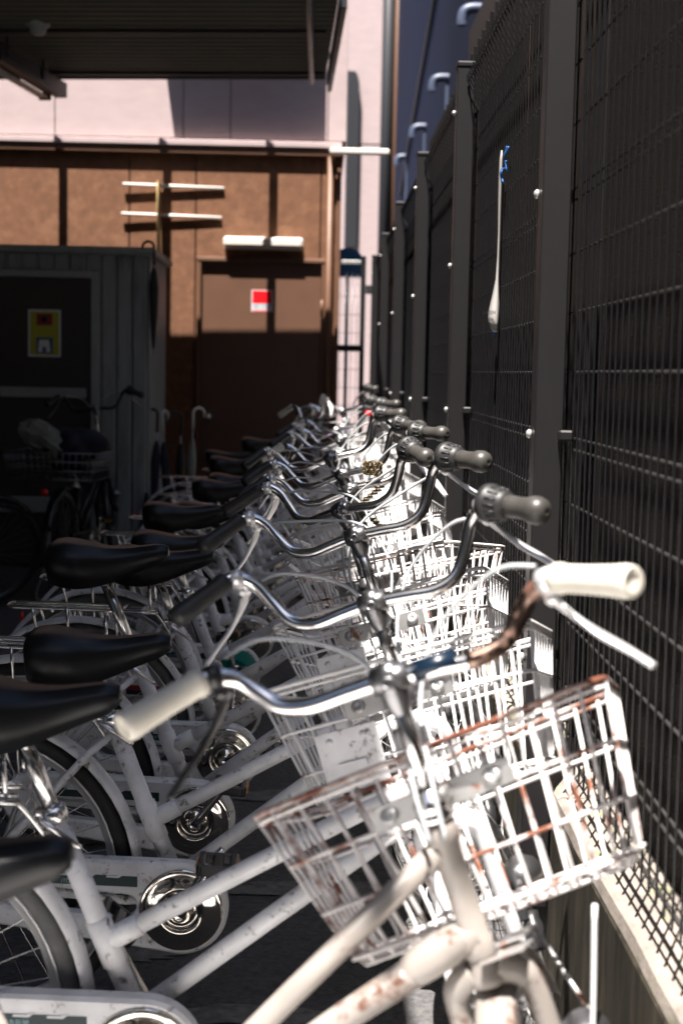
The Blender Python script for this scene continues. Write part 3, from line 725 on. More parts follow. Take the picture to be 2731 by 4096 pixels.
RACK = [
    [(-0.20,0.050,0.700), (-0.40,0.055,0.708), (-0.60,0.055,0.712), (-0.635,0.030,0.712), (-0.635,-0.030,0.712), (-0.60,-0.055,0.712), (-0.40,-0.055,0.708), (-0.20,-0.050,0.700)],
    [(-0.21,0.022,0.704), (-0.40,0.020,0.712), (-0.62,0.018,0.716)],
    [(-0.21,-0.022,0.704), (-0.40,-0.020,0.712), (-0.62,-0.018,0.716)],
    [(-0.46,0.060,0.712), (-0.45,0.062,0.55), (-0.44,0.066,0.34)],
    [(-0.46,-0.060,0.712), (-0.45,-0.062,0.55), (-0.44,-0.066,0.34)],
    [(-0.56,0.058,0.712), (-0.53,0.060,0.60), (-0.445,0.066,0.36)],
    [(-0.56,-0.058,0.712), (-0.53,-0.060,0.60), (-0.445,-0.066,0.36)],
    [(-0.30,-0.066,0.706), (-0.30,0.0,0.712), (-0.30,0.066,0.706)],
    [(-0.22,-0.070,0.715), (-0.225,-0.068,0.775), (-0.235,0.0,0.790), (-0.225,0.068,0.775), (-0.22,0.070,0.715)],
    [(-0.50,-0.066,0.706), (-0.50,0.0,0.712), (-0.50,0.066,0.706)],
    [(-0.16,0.012,0.62), (-0.19,0.030,0.67), (-0.21,0.045,0.70)],
    [(-0.16,-0.012,0.62), (-0.19,-0.030,0.67), (-0.21,-0.045,0.70)],
]
def b_stand():
    m = MB(); m.tube(catmull([RA+V(0.0,0.075,0), RA+V(-0.05,0.10,-0.16), RA+V(-0.10,0.13,-0.318), RA+V(-0.10,0,-0.322), RA+V(-0.10,-0.13,-0.318), RA+V(-0.05,-0.10,-0.16), RA+V(0,-0.075,0)], 4), 0.007, 8)
    return m
def b_fork():
    m = MB()
    m.lathe([(0.015,0.0), (0.026,0.004), (0.027,0.014), (0.020,0.026), (0.0165,0.045)], HB-AX*0.048, AX, 16)
    for s in (-1, 1):
        P = catmull([HB-AX*0.030+V(0, 0.015*s, 0), HB-AX*0.042+V(0.002, 0.040*s, 0), HB-AX*0.075+V(0.006, 0.050*s, 0), V(0.553,0.052*s,0.50), V(0.607,0.052*s,0.385), FA+V(0,0.054*s,0)], 4)
        m.tube(P, [0.020-0.010*(i/(len(P)-1)) for i in range(len(P))], 12)
        m.lathe([(0,0), (0.016,0.001), (0.016,0.006), (0,0.007)], FA+V(0, 0.054*s-0.003, 0), (0,1,0), 12)
    return m
def b_headset():
    m = MB(); m.lathe([(0.019,0.0), (0.024,0.003), (0.024,0.010), (0.020,0.013), (0.023,0.016), (0.023,0.026), (0.017,0.030), (0.0145,0.040), (0.0125,0.041)], HT+AX*0.002, AX, 16); return m
def b_stem(L):
    m = MB(); d = AX
    m.tube([HT+d*0.02, HT+d*(L-0.012)], 0.0112, 14)
    return m
def b_stemclamp():
    m = MB(); m.lathe([(0.012,-0.045), (0.0165,-0.035), (0.0185,-0.012), (0.0185,0.008), (0.013,0.020), (0,0.022)], (0,0,0), AX, 14)
    m.lathe([(0.0125,-0.024), (0.0175,-0.022), (0.0185,0), (0.0175,0.022), (0.0125,0.024)], (0,0,0), (0,1,0), 14)
    m.lathe([(0.009,0.0), (0.009,0.006), (0.006,0.007), (0.005,0.002), (0,0.002)], (-0.020,0,-0.008), (-1,0,0.1), 10)
    m.box((-0.010,0,-0.006), (0.026,0.020,0.026), ch=0.005)
    return m
HBL = [(0.0,0.0,0.0), (0.0,0.055,-0.004), (0.002,0.105,-0.008), (0.008,0.143,0.008), (0.010,0.167,0.044), (0.005,0.188,0.082), (-0.008,0.213,0.101), (-0.022,0.235,0.098)]
GA = V(-0.020, 0.231, 0.0990); GB = V(-0.074, 0.312, 0.052)
def lowp(p, low):
    if not low: return p
    q = V(p.x-0.15*max(0, abs(p.y)-0.19), p.y*1.0, p.z*0.60-0.10*max(0, abs(p.y)-0.20))
    return q
def b_bar(low=False):
    L = [lowp(Vector(p), low) for p in HBL] + [lowp(GB.lerp(GA, 0.1), low)]
    P = [V(p.x, -p.y, p.z) for p in reversed(L[1:])] + L
    return MB().tube(catmull(P, 4), 0.0113, 14)
def mir(p, s): return V(p.x, p.y*s, p.z)
def b_grip(s, kind, low=False):
    m = MB(); a = mir(lowp(GA, low), s); b = mir(lowp(GB, low), s); d = b-a; L = d.length
    if kind == 'plain':
        m.lathe([(0.012,-0.004), (0.0175,0.0), (0.0178,0.01), (0.0162,0.02), (0.0170,L*0.5), (0.0182,L*0.8), (0.0188,L-0.008), (0.015,L+0.002), (0,L+0.004)], a, d, 18)
    elif kind == 'cream':
        m.lathe([(0.012,-0.008), (0.0185,-0.006), (0.0190,0.004), (0.0170,0.008), (0.0172,L*0.4), (0.0185,L*0.75), (0.0200,L-0.010), (0.0188,L), (0.0172,L+0.002), (0.010,L-0.002), (0,L-0.002)], a, d, 20)
    elif kind == 'shift':
        m.lathe([(0.012,0.034), (0.0185,0.036), (0.0180,0.05), (0.0172,L*0.55), (0.0180,L*0.68), (0.0222,L*0.80), (0.0228,L*0.90), (0.0195,L), (0.011,L+0.007), (0.003,L+0.008), (0,L+0.005)], a, d, 20)
    return m
def b_collar(s):
    m = MB(); a = mir(GA, s); d = mir(GB, s)-a
    m.lathe([(0.0125,-0.020), (0.021,-0.018), (0.0305,-0.010), (0.0320,0.000), (0.0305,0.004), (0.0285,0.006), (0.0265,0.024), (0.0235,0.032), (0.019,0.037), (0.0165,0.038)], a, d, 22)
    n = d.normalized(); u = V(0,0,1); N = (u-n*u.dot(n)).normalized(); B = n.cross(N)
    for k in range(16):
        t = 2*math.pi*k/16; r = N*math.cos(t)+B*math.sin(t)
        m.tube([a+n*0.008+r*0.0285, a+n*0.028+r*0.0252], 0.0020, 4)
    return m
def b_lever(s):
    m = MB()
    m.lathe([(0.0118,-0.010), (0.016,-0.009), (0.016,0.009), (0.0118,0.010)], V(-0.010,0.216*s,0.1008), V(-0.50,0.86*s,-0.05), 14)
    m.box(V(0.012,0.214*s,0.086), (0.030,0.018,0.026), ch=0.005)
    P = catmull([V(0.024,0.216*s,0.078), V(0.028,0.232*s,0.056), V(0.022,0.256*s,0.026), V(0.006,0.284*s,-0.004), V(-0.008,0.306*s,-0.030)], 5)
    rings = []
    for i, p in enumerate(P):
        t = i/(len(P)-1); d = (P[min(i+1, len(P)-1)]-P[max(i-1, 0)]).normalized()
        up = V(0,0,1); sd = d.cross(up).normalized(); n = sd.cross(d)
        w = 0.0080+0.0065*math.sin(math.pi*min(1, t*1.25)); h = 0.0045
        if i >= len(P)-2: w *= 0.85
        rings.append([p+sd*(w*math.cos(a))+n*(h*math.sin(a)) for a in [2*math.pi*k/8 for k in range(8)]])
    m.loft(rings)
    return m
def b_cable(s, v):
    end = [V(0.03,0.012*s,-0.13), V(0.03,0.01*s,-0.20)]
    if v == 0: P = [V(0.022,0.205*s,0.086), V(0.045,0.15*s,0.098), V(0.085,0.06*s,0.055), V(0.075,0.015*s,-0.03)] + end
    else: P = [V(0.022,0.205*s,0.086), V(0.05,0.13*s,0.078), V(0.06,0.00*s,0.035), V(0.05,-0.045*s,-0.06), V(0.02,-0.03*s,-0.16)]
    return MB().tube(catmull(P, 6), 0.0031, 6)
# basket, in bicycle coordinates with the wheel straight ahead
BT, BBm = 0.945, 0.715
def bsec(t, grow=0.0):
    """corner data of the basket at height fraction t (0 bottom, 1 top): back x, front x, half width"""
    xb = 0.505+(0.452-0.505)*t - grow; xf = 0.700+(0.765-0.700)*t + grow; w = 0.196+(0.243-0.196)*t + grow
    return xb, xf, w, BBm+(BT-BBm)*t
def bloop(t, rc=0.035, grow=0.0, k=3):
    xb, xf, w, z = bsec(t, grow); P = []
    for (cx, cy, a0) in ((xf-rc, w-rc, 0), (xb+rc, w-rc, 90), (xb+rc, -w+rc, 180), (xf-rc, -w+rc, 270)):
        for j in range(k+1):
            a = R(a0+90*j/k); P.append(V(cx+rc*math.cos(a), cy+rc*math.sin(a), z))
    return P
def basket_pieces():
    out = []
    for t, r in ((1.0, 0.0045), (0.955, 0.0030), (0.66, 0.0031), (0.34, 0.0031), (0.04, 0.0034)):
        out.append(('basket_rim' if t == 1.0 else 'basket_ring', MB().tube(bloop(t), r, 7, closed=True)))
    NF = 13
    for i in range(NF):
        q = -1+2*(i+0.5)/NF
        x0b, x0f, w0, z0 = bsec(0.0); x1b, x1f, w1, z1 = bsec(1.0)
        yb, yt = q*(w0-0.012), q*(w1-0.014)
        out.append(('basket_wire', MB().tube([V(x1b,yt,z1), V(x0b,yb,z0+0.018), V(x0b+0.014,yb,z0), V(x0f-0.014,yb,z0), V(x0f,yb,z0+0.018), V(x1f,yt,z1)], 0.0029, 6)))
    NS = 8
    for i in range(NS):
        q = (i+0.5)/NS
        xb_, xf_, w0, z0 = bsec(0.0); x1b, x1f, w1, z1 = bsec(1.0)
        x0 = xb_+0.012+(xf_-xb_-0.024)*q; x1 = x1b+0.014+(x1f-x1b-0.028)*q
        out.append(('basket_wire', MB().tube([V(x1,w1,z1), V(x0,w0,z0+0.018), V(x0,w0-0.014,z0-0.004), V(x0,-w0+0.014,z0-0.004), V(x0,-w0,z0+0.018), V(x1,-w1,z1)], 0.0029, 6)))
    return out
_bp = None
def basket_meshes(mt, joined):
    global _bp
    if _bp is None: _bp = basket_pieces()
    k = ('bk', mt.name, joined)
    if k not in _mc:
        if joined:
            m = MB()
            for _, q in _bp: m.add(q.v, q.f, True)
            _mc[k] = [('basket', m.mesh('basket', mt))]
        else: _mc[k] = [(n, q.mesh(n, mt)) for n, q in _bp]
    return _mc[k]
def b_bracket():
    m = MB(); rot = Matrix.Rotation(R(-11), 3, 'Y')
    m.box((0.462,0,0.880), (0.005,0.190,0.034), rot=rot, ch=0.001)
    m.box((0.440,0,0.880), (0.045,0.030,0.020), rot=rot, ch=0.003)
    for y_ in (-0.070, 0.070): m.lathe([(0.012,0.0), (0.012,0.004), (0.006,0.006), (0.004,0.004), (0,0.004)], (0.459,y_,0.880), (-1,0,0.2), 12)
    return m
def b_bracket2():
    m = MB(); m.box((0.500,0,0.665), (0.10,0.06,0.004), ch=0.001); m.box((0.60,0,0.674), (0.14,0.045,0.004), ch=0.001)
    for s in (-1, 1): m.tube([(0.66,0.02*s,0.672), (0.655,0.058*s,0.50), (0.65,0.066*s,0.335)], 0.0035, 6)
    return m
def b_plate():
    m = MB(); rot = Matrix.Rotation(R(-11), 3, 'Y'); m.box((0.474,0.105,0.800), (0.003,0.110,0.105), rot=rot, ch=0.001)
    for y_, z_ in ((0.075, 0.835), (0.135, 0.835), (0.105, 0.762)): m.lathe([(0.006,0.0), (0.006,0.003), (0,0.0035)], (0.4725-(z_-0.8)*0.2,y_,z_), (-1,0,0.2), 8)
    m.box((0.4718,0.105,0.79), (0.003,0.05,0.012), rot=rot)
    return m
def b_lamp():
    m = MB(); c = V(0.60,-0.085,0.55)
    m.lathe([(0,-0.05), (0.018,-0.048), (0.030,-0.02), (0.034,0.0)], c, (1,0,0.1), 16, mi=0)
    m.lathe([(0.034,0.0), (0.028,0.014), (0.014,0.022), (0,0.024)], c, (1,0,0.1), 16, mi=1)
    m.lathe([(0,-0.055), (0.016,-0.05), (0.017,-0.01), (0.013,0.0), (0.013,0.012), (0,0.014)], V(0.585,-0.082,0.475), (0.3,0,1), 14, mi=2)
    m.box((0.575,-0.066,0.51), (0.02,0.03,0.07), ch=0.003, mi=2)
    return m
def b_caliper():
    m = MB(); c = HB-AX*0.035+V(0.035,0,0.005)
    m.lathe([(0,0), (0.012,0.002), (0.012,0.014), (0,0.016)], c, (1,0,0.3), 12)
    for s in (-1, 1): m.tube(catmull([c+V(0.01,-0.015*s,0.02), c+V(0.012,0.018*s,0.012), c+V(0.008,0.042*s,-0.012), c+V(0.004,0.026*s,-0.05)], 4), 0.0055, 8)
    return m
def b_lock():
    m = MB()
    P = []
    for t in range(150):
        a = t*0.9; s = t/149; c = V(0.01+0.03*math.sin(s*9), 0.02*math.cos(s*7), 0.05-0.20*s)
        P.append(c+V(0.010*math.cos(a), 0.010*math.sin(a), 0))
    m.tube(P, 0.0035, 5)
    for k in range(3):
        Q = []
        for t in range(60):
            s = t/59; a = t*1.1
            Q.append(V(0.012+0.022*math.cos(6.28*s+k), 0.022*math.sin(6.28*s+k), 0.045+0.012*k) + V(0.006*math.cos(a), 0, 0.006*math.sin(a)))
        m.tube(Q, 0.003, 5)
    return m

_CAL = {}
def bicycle(y, label, phi, x=-0.283, rz_=0.0, L=0.237, post=0.16, grips='black', paint=WHITE, wire=WIRE, kind=0, crank=60, case_label='green', plate=False, detail=True, bdz=0.0, bar=CHROME, group='white bicycles parked in a row', rack=True, basket=True, rearbasket=False, teal=False, lamp=True, amber=False, lean=0.0, bscale=None, broll=0.0, dark=False, refl=(-0.79, 0.47)):
    CH = DCHROME if dark else CHROME; AL = DCHROME if dark else ALU
    b = empty('bicycle', (x, y, 0), rz_); tag(b, label, 'bicycle', group)
    if lean: b.rotation_euler = (lean, 0, rz_)
    T = Matrix.Translation(HT) @ Matrix.Rotation(R(phi), 4, AX) @ Matrix.Translation(-HT)
    new('frame', M('frame|%d' % kind, lambda: b_frame(kind), paint), b)
    new('seat_clamp', M('seat_clamp', b_clamp, CHROME), b)
    d = (ST-LUG).normalized(); top = ST+d*post
    new('seat_post', M('seat_post|%.2f' % post, lambda: b_post(post), CHROME), b)
    sa = new('saddle', M('saddle', b_saddle, VINYL), b, Matrix.Translation(top+V(0.015, 0, 0.052)) @ Matrix.Rotation(R(-4), 4, 'Y'))
    if detail:
        new('saddle_rail', M('saddle_rail', b_rail, CHROME), sa)
        for s in (-1, 1): new('saddle_spring', M('saddle_spring', b_spring, CHROME), sa, Matrix.Translation((-0.09, 0.05*s, 0)))
    for (nm, c, Tm) in (('rear_wheel', RA, Matrix.Identity(4)), ('front_wheel', FA, T)):
        w = new(nm, M('tyre', b_tyre, TYREG if kind == 0 and random.random() < 0.35 else TYRE), b, Tm @ Matrix.Translation(c))
        new('rim', M('rim', b_rim, AL), w); new('hub', M('hub', b_hub, CH), w)
        new('spoke_set', M('spoke_set', b_spokes, CH), w, kind='stuff')
    new('rear_fender', M('fender|r', lambda: b_fender(-5, 150), paint), b, Matrix.Translation(RA) @ Matrix.Rotation(R(-10), 4, 'Y'))
    new('front_fender', M('fender|f', lambda: b_fender(45, 170), paint), b, T @ Matrix.Translation(FA))
    new('fender_stay', M('fender_stay', b_stay, CHROME), b, T @ Matrix.Translation(FA))
    cc = new('chain_case', M('chain_case', b_case, paint), b)
    if case_label:
        base = LBL_G if case_label == 'green' else LBL_N
        m = MB(); m.prism([(-0.345,0.3415), (-0.090,0.3325), (-0.090,0.3550), (-0.345,0.3640)] if case_label == 'green' else [(-0.345,0.3415), (-0.090,0.3325), (-0.090,0.3490), (-0.345,0.3580)], (0,-0.0795,0), (1,0,0), (0,0,1), (0,1,0), 0.001)
        key = ('lab', case_label)
        if key not in _CAL: _CAL[key] = m.mesh('case_label', base)
        cl = new('case_label', _CAL[key], cc)
        tl = Matrix.Rotation(R(2.0), 4, 'Y')
        if case_label == 'green':
            new('case_lettering', text_mesh('(社)日本新聞', 0.0115, LBL_C), cc, Matrix.Translation((-0.215,-0.0800,0.3445)) @ tl @ FACE_CAM)
            if ('swash',) not in _CAL:
                q = MB()
                for k in range(4): q.prism([(0.0,0.0), (0.026,-0.001), (0.037,0.006), (0.030,0.0062), (0.023,0.003), (0.002,0.004)], (-0.32+k*0.055,-0.0802,0.3590-k*0.002), (1,0,0), (0,0,1), (0,1,0), 0.0008)
                _CAL[('swash',)] = q.mesh('case_stripe', LBL_W)
            new('case_stripe', _CAL[('swash',)], cc)
        else:
            if ('redband',) not in _CAL:
                q = MB(); q.prism([(-0.345,0.3585), (-0.090,0.3495), (-0.090,0.3640), (-0.345,0.3730)], (0,-0.0795,0), (1,0,0), (0,0,1), (0,1,0), 0.001); _CAL[('redband',)] = q.mesh('case_stripe', LBL_R)
            new('case_stripe', _CAL[('redband',)], cc)
            new('case_lettering', text_mesh('スクル', 0.026, LBL_W, shear=0.25), cc, Matrix.Translation((-0.232,-0.0802,0.3560)) @ tl @ FACE_CAM)
            new('case_lettering', text_mesh('会推奨', 0.0085, LBL_C), cc, Matrix.Translation((-0.265,-0.0802,0.3435)) @ tl @ FACE_CAM)
    new('chainring_cover', M('chainring_cover', b_disc, TEAL if teal else MIRROR), b, Matrix.Translation(BB+V(0,-0.079,0)))
    for s, da in ((1, 0), (-1, 180)):
        Mx = Matrix.Translation(BB+V(0,-0.098 if s == 1 else 0.075,0)) @ Matrix.Rotation(R(-(crank+da)), 4, 'Y') @ (Matrix.Scale(-1, 4, V(0,1,0)) if s == -1 else Matrix.Identity(4))
        ck = new('crank_arm', M('crank_arm', b_crank, CHROME), b, Mx)
        new('pedal', M('pedal', b_pedal, BLACKP, ORANGE), ck, Matrix.Translation((0.155,-0.055,0)) @ Matrix.Rotation(R(crank*0.7+20), 4, 'Y'))
    if rack:
        rk = new('rear_rack', M('rack_rod|0', b_rod(RACK[0]), CHROME), b)
        for i, P in enumerate(RACK[1:]): new('rack_rod', M('rack_rod|%d' % (i+1), b_rod(P, 0.0042), CHROME), rk)
    new('kickstand', M('kickstand', b_stand, STEEL), b)
    m_ref = M('rear_reflector', lambda: MB().lathe([(0,0), (0.022,0.001), (0.022,0.008), (0.010,0.012), (0,0.0125)], (0,0,0), (-1,0,0), 16), REDREF)
    new('rear_reflector', m_ref, b, Matrix.Translation((refl[0], 0, refl[1])))
    new('fork', M('fork', b_fork, paint), b, T)
    new('headset', M('headset', b_headset, DCHROME if kind == 0 else CHROME), b)
    new('front_brake', M('front_brake', b_caliper, ALU), b, T)
    if lamp: new('headlamp', M('headlamp', b_lamp, DCHROME, LENS, BLACKP), b, T)
    stm = new('stem', M('stem|%.3f' % L, lambda: b_stem(L), CHROME), b, T)
    Tc = T @ Matrix.Translation(HT+AX*L)
    new('stem_clamp', M('stem_clamp', b_stemclamp, DCHROME), b, Tc)
    low = kind == 1
    if dark: bar = BLACKPAINT
    hb = new('handlebar', M('handlebar|%d' % low, lambda: b_bar(low), bar), b, Tc)
    if grips == 'cream':
        for s in (1, -1): new('grip', M('grip|cream%d%d' % (s, low), lambda: b_grip(s, 'cream', low), CREAM), hb)
    else:
        new('grip', M('grip|plain', lambda: b_grip(1, 'plain'), BLACKR), hb)
        new('grip', M('grip|shift', lambda: b_grip(-1, 'shift'), GREYR), hb)
        new('shift_collar', M('shift_collar', lambda: b_collar(-1), BLACKR), hb)
    for s in (1, -1):
        if grips == 'cream' and s == 1: lm = BLACKP
        else: lm = AL
        new('brake_lever', M('brake_lever|%d' % s, lambda: b_lever(s), lm), hb, Matrix.Translation((0, 0.0, -0.040)) if low else None)
        new('brake_cable', M('brake_cable|%d%d' % (s, y*10 % 2 > 1), lambda: b_cable(s, int(y*10 % 2 > 1)), CABLE), hb)
    if basket:
        Tb = T @ Matrix.Translation((-0.01, 0.018 if kind == 0 else 0.0, bdz))
        if bscale: Tb = Tb @ Matrix.Translation((0.45, 0, BT)) @ Matrix.Rotation(R(broll), 4, 'X') @ Matrix.Diagonal((*bscale, 1.0)) @ Matrix.Translation((-0.45, 0, -BT))
        pcs = basket_meshes(wire, not detail)
        bs_ = new('basket', pcs[0][1], b, Tb)
        for (n_, me) in pcs[1:]: new(n_, me, bs_)
        if kind == 1:
            bs_.data = bs_.data.copy(); bs_.data.materials[0] = WIRER2
        new('basket_bracket', M('basket_bracket', b_bracket, STEEL), bs_)
        new('basket_support', M('basket_support', b_bracket2, STEEL), bs_)
        if plate: new('basket_plate', M('basket_plate', b_plate, WHITE), bs_)
    if amber:
        q = MB(); q.lathe([(0.0172,0), (0.0172,0.045)], LUG+d*0.075, d, 16); 
        me = M('amber_sticker', lambda: MB().loft([[LUG+d*0.075+V(0.0173*math.cos(R(a))*1.0, -0.0173*math.sin(R(a)), 0)+d*h for h in (0, 0.04)] for a in range(20, 110, 10)], closed=False), LBL_Y)
        new('amber_sticker', me, b)
    return b, T, Tc

ROW = [
    # y, phi, L, post, extra
    (1.70, 80, 0.187, 0.10, dict(label='nearest bicycle with cream grips, rusty handlebar arm and rusty white basket', grips='cream', paint=CREAMW, wire=WIRER, kind=1, bdz=0.0, bscale=(1.0, 1.0, 0.95), broll=-6.5, crank=200, case_label=None)),
    (2.30, 78, 0.184, 0.165, dict(label='second bicycle from the front, clean white basket with a white plate', plate=True, crank=-62)),
    (2.94, 77, 0.221, 0.125, dict(label='third bicycle from the front, white with black twist grip and polished chain disc', wire=WIRE, crank=58, plate=True)),
    (3.54, 58, 0.221, 0.25, dict(label='fourth bicycle from the front with raised saddle and grip pointing at the viewer', wire=WIRER, crank=-8+60)),
    (4.10, 83, 0.221, 0.16, dict(label='fifth bicycle from the front with a brown coiled lock hanging at its stem', crank=20, amber=True)),
    (4.66, 77, 0.227, 0.14, dict(label='sixth bicycle from the front, chain case lettered in white on red and navy', case_label='red', crank=85, amber=True)),
    (5.28, 86, 0.24, 0.18, dict(label='seventh bicycle from the front, white with a teal chain disc', teal=True, crank=100)),
    (5.95, 76, 0.221, 0.12, dict(label='eighth bicycle from the front, white with cream grips', grips='cream', crank=30)),
    (6.60, 82, 0.25, 0.17, dict(label='ninth bicycle from the front, white with black grips', crank=-40, detail=False)),
    (7.25, 70, 0.23, 0.15, dict(label='tenth bicycle from the front with a red bell near its grip', crank=0, detail=False)),
    (7.90, 80, 0.24, 0.20, dict(label='eleventh bicycle from the front, a purple bag in its basket', crank=70, detail=False)),
    (8.55, 72, 0.235, 0.14, dict(label='twelfth bicycle from the front with cream grips, deep in the row', grips='cream', crank=110, detail=False)),
    (9.20, 25, 0.27, 0.16, dict(label='thirteenth bicycle from the front with its handlebar turned less than the rest', grips='cream', crank=20, detail=False)),
    (9.90, 70, 0.30, 0.22, dict(label='fourteenth bicycle from the front, a folded clear umbrella standing in its basket', crank=10, detail=False)),
    (10.6, 72, 0.28, 0.15, dict(label='last white bicycle of the row in front of the mesh gate', crank=45, detail=False)),
]
bikes = []
for i, (y, phi, L, post_, kw) in enumerate(ROW):
    lab = kw.pop('label')
    dx = (0.0, 0.0, 0.0, -0.02, 0.015, 0.0, -0.03, 0.0, 0.03, 0.05, 0.02, 0.06, -0.12, 0.10, 0.12)[i]
    bikes.append(bicycle(y, lab, phi, x=-0.268+dx, rz_=R((0, 0, 0, -1.5, 1, -1, 2, -2, 1.5, -1, 2, -2, 3, -2, 1)[i]), L=L, post=post_, lean=R((0, 0.5, 0, 1.2, -0.8, 0.6, -1.4, 1.0, -1.5, 1.6, -0.6, 1.2, -1.8, 1.0, 0)[i]), **kw))

dcl = MB(); dd_ = (ST-LUG).normalized()
dcl.loft([[LUG+V(0.0188*math.cos(R(a)), -0.0188*math.sin(R(a)), 0)+dd_*h for h in (0.052, 0.060, 0.10, 0.108)] for a in range(20, 60, 8)], closed=False)
new('red_decal', dcl.mesh('red_decal', LBL_R), bikes[1][0])
def world_of(bk_, p): return bk_[0].matrix_basis @ (bk_[2] @ Vector(p))
# rusty arm on the nearest bar: a brown painted sleeve and a blue tape near the clamp
b0 = bikes[0]
hb0 = [o for o in b0[0].children if o.name.startswith('handlebar')][0]
Pr = [V(p.x, -p.y, p.z) for p in [lowp(Vector(q), True) for q in HBL]]
m = MB(); m.tube(catmull(Pr, 5)[9:-2], 0.01165, 14); new('rusty_sleeve', m.mesh('rusty_sleeve', CHROMER), hb0)
m = MB(); m.tube([(0.0,-0.030,0.0), (0.001,-0.085,0.002)], 0.0135, 14); new('tape_wrap', m.mesh('tape_wrap', mat('blue_black_tape', (0.004, 0.013, 0.028), 0.3)), hb0)
p = b0[0].matrix_basis @ (b0[1] @ V(0.50, -0.150, 0.71))
m = MB(); m.tube(catmull([V(0,0,0), V(0.004,0.002,-0.20), V(-0.002,0,-0.42), V(0.012,0.004,-0.56), V(0.05,0.01,-0.70)], 6), 0.0035, 6)
lc = new('hanging_cord', m.mesh('hanging_cord', LBL_W), None, Matrix.Translation(p)); tag(lc, 'thin white cord hanging from the corner of the nearest basket', 'cord')
# coiled lock on the fifth bicycle
p = world_of(bikes[4], (0.0, -0.05, -0.01))
lk = new('cable_lock', b_lock().mesh('cable_lock', LOCK), None, Matrix.Translation(p)); tag(lk, 'brown coiled cable lock wrapped round a bicycle stem', 'cable lock')
# red bell
p = world_of(bikes[9], (0.02, -0.15, 0.12))
m = MB(); m.lathe([(0.017,0), (0.018,0.005), (0.014,0.014), (0.007,0.020), (0,0.021)], (0,0,0), (-0.3,-0.6,0.7), 16); hb9 = [o for o in bikes[9][0].children if o.name.startswith('handlebar')][0]
new('bell', m.mesh('bell', LBL_RED), hb9, Matrix.Translation((0.005,-0.15,0.085)))
# purple bag in a basket
def blob(rx, ry, rz0, seed, mt, name, n=14, flat=False):
    rnd = random.Random(seed); rings = []
    for i in range(n+1):
        t = math.pi*i/n; ring_ = []
        for j in range(18):
            a = 2*math.pi*j/18; k = 1+0.20*math.sin(2*a+seed+i*0.35)+0.12*math.sin(5*a+seed*2+i*0.8)+rnd.uniform(-0.10, 0.10)
            ring_.append(V(rx*math.sin(t)**0.7*math.cos(a)*k, ry*math.sin(t)**0.7*math.sin(a)*k, -rz0*math.cos(t)*(1+rnd.uniform(-0.03, 0.03))))
        rings.append(ring_)
    m = MB(); m.loft(rings, smooth=not flat)
    return m.mesh(name, mt)
p = bikes[10][0].matrix_basis @ (bikes[10][1] @ V(0.60, 0.05, 0.80))
o = new('shopping_bag', blob(0.10, 0.12, 0.11, 3, PURPLE, 'shopping_bag'), None, Matrix.Translation(p)); tag(o, 'crumpled purple bag lying in a bicycle basket deep in the row', 'bag')
# clear umbrella
p = bikes[13][0].matrix_basis @ (bikes[13][1] @ V(0.58, -0.10, 0.70))
u = empty('umbrella', p); u.rotation_euler = (R(6), R(28), R(-30)); tag(u, 'folded clear vinyl umbrella standing in a far bicycle basket', 'umbrella')
m = MB(); m.lathe([(0.006,0.0), (0.035,0.08), (0.055,0.22), (0.040,0.38), (0.012,0.47)], (0,0,0), (0,0,1), 12); new('canopy', m.mesh('canopy', CLEAR), u)
m = MB(); m.cyl((0,0,-0.02), (0,0,0.62), 0.005, 8); new('shaft', m.mesh('shaft', BLACKP), u)
m = MB(); m.cyl((0,0,0.56), (0,0,0.72), 0.011, 10); new('handle', m.mesh('handle', STEEL), u)

# black utility bicycle in the shade by the shed, seen from behind
ub = bicycle(9.05, 'black bicycle with a wide rear basket and red reflector in front of the shed', 20, x=-1.50, rz_=R(84), dark=True, rack=False, refl=(-0.80, 0.675), L=0.30, post=0.12, grips='plainblack', paint=BLACKPAINT, wire=WIRE, crank=80, case_label=None, detail=False, basket=False, group='bicycles by the shed')
rb = MB()
cx, cz, wx, wy, hz = -0.50, 0.74, 0.36, 0.50, 0.16
P0 = [(-wx/2,-wy/2), (wx/2,-wy/2), (wx/2,wy/2), (-wx/2,wy/2)]
for k in range(4): rb.tube([(cx+a*(1+0.04*k), b_*(1+0.04*k), cz+hz*k/3) for a, b_ in P0], 0.004, 6, closed=True)
for k in range(15):
    t = -1+2*k/14
    for s in (-1, 1):
        rb.tube([(cx+wx/2*s, wy/2*t, cz), (cx+wx/2*s*1.12, wy/2*t*1.12, cz+hz)], 0.0028, 5)
        rb.tube([(cx+wx/2*t, wy/2*s, cz), (cx+wx/2*t*1.12, wy/2*s*1.12, cz+hz)], 0.0028, 5)
    rb.tube([(cx-wx/2, wy/2*t, cz), (cx+wx/2, wy/2*t, cz)], 0.0028, 5)
new('rear_basket', rb.mesh('rear_basket', DCHROME), ub[0])
p = ub[0].matrix_basis @ V(-0.52, 0.08, 0.97)
o = new('cloth_bag', blob(0.17, 0.09, 0.09, 8, CLOTH, 'cloth_bag', 9, True), None, Matrix.Translation(p) @ Matrix.Rotation(R(35), 4, 'Y')); tag(o, 'crumpled off white cloth bag lying in the rear basket of the black bicycle', 'bag')
p = ub[0].matrix_basis @ V(-0.42, -0.08, 0.94)
o = new('black_bag', blob(0.17, 0.20, 0.10, 5, NAVY, 'black_bag', 12), None, Matrix.Translation(p)); tag(o, 'dark full bag sitting in the rear basket of the black bicycle', 'bag')
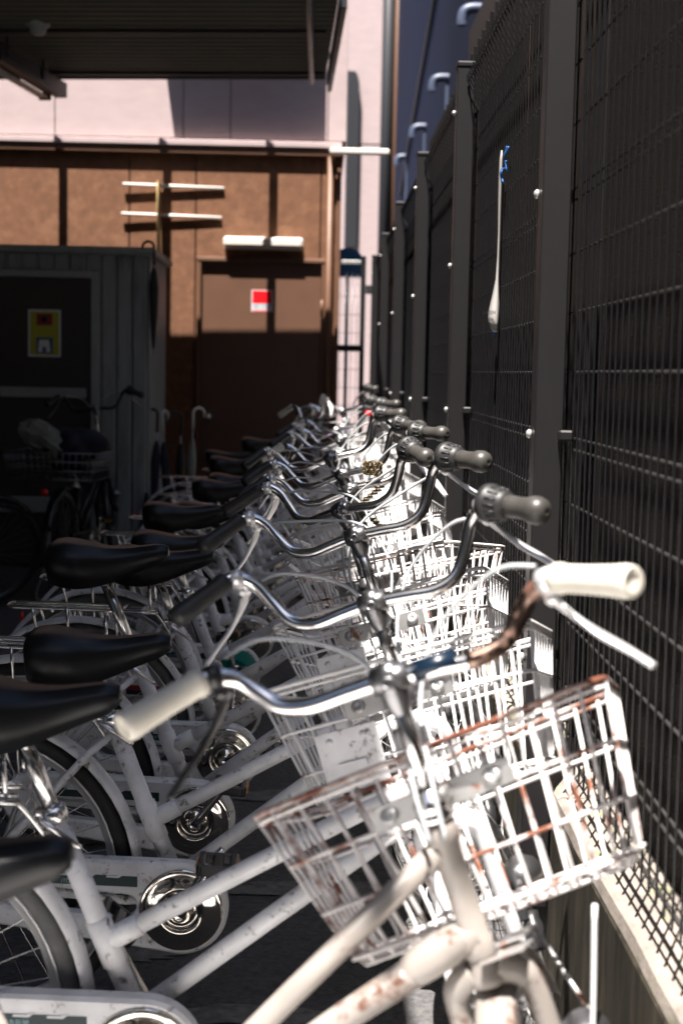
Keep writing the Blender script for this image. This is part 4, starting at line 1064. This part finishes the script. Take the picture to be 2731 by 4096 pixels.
ub2 = bicycle(7.6, 'dark bicycle at the left edge with a bare silver brake lever', -40, x=-2.15, rz_=R(70), dark=True, rack=False, L=0.30, post=0.12, paint=BLACKPAINT, crank=80, case_label=None, detail=False, basket=False, group='bicycles by the shed')

# ------------------------------------------------------------------ plastic bag caught on the fence
bg = empty('plastic_bag', (FX-0.012, 4.22, 1.585)); tag(bg, 'stretched white plastic bag hanging by a thin strand on the mesh fence', 'plastic bag')
prof = [(0.560,0.003,0.003), (0.530,0.010,0.006), (0.47,0.016,0.007), (0.38,0.013,0.006), (0.28,0.007,0.004), (0.20,0.005,0.004), (0.12,0.008,0.006), (0.07,0.016,0.012), (0.03,0.026,0.018), (0.0,0.036,0.022), (-0.03,0.036,0.022), (-0.055,0.028,0.015), (-0.066,0.014,0.006)]
rnd = random.Random(4); rings = []
for (z, w, d_) in [(a*0.84, b*0.72, c*0.7) for a, b, c in prof]:
    rings.append([V(-d_*0.6+d_*math.cos(2*math.pi*k/14)*(1+rnd.uniform(-0.15, 0.15)), w*math.sin(2*math.pi*k/14)*(1+rnd.uniform(-0.28, 0.22))+0.02*(0.5-z) , z) for k in range(14)])
m = MB(); m.loft(rings); new('bag_body', m.mesh('bag_body', BAG), bg)
new('print', text_mesh('GARDEN', 0.016, LBL_K, 0.0002), bg, Matrix.Translation((-0.026, -0.008, 0.0)) @ Matrix.Rotation(R(-60), 4, 'Z') @ FACE_CAM)
for (dy, dz_, s) in ((-0.13, 0.44, 1.0), (-0.05, 0.40, 0.6), (0.02, -0.05, 0.5)):
    m = MB(); rnd = random.Random(int(dz_*100))
    for k in range(4): m.tube(catmull([V(rnd.uniform(-0.006, 0.006), rnd.uniform(-0.012, 0.012), 0.02*s), V(-0.008, rnd.uniform(-0.01, 0.01), 0), V(rnd.uniform(-0.006, 0.004), rnd.uniform(-0.012, 0.012), -0.045*s*rnd.uniform(0.5, 1.2))], 4), 0.0022, 5)
    new('string', m.mesh('string', STRING), bg, Matrix.Translation((0, dy, dz_)))
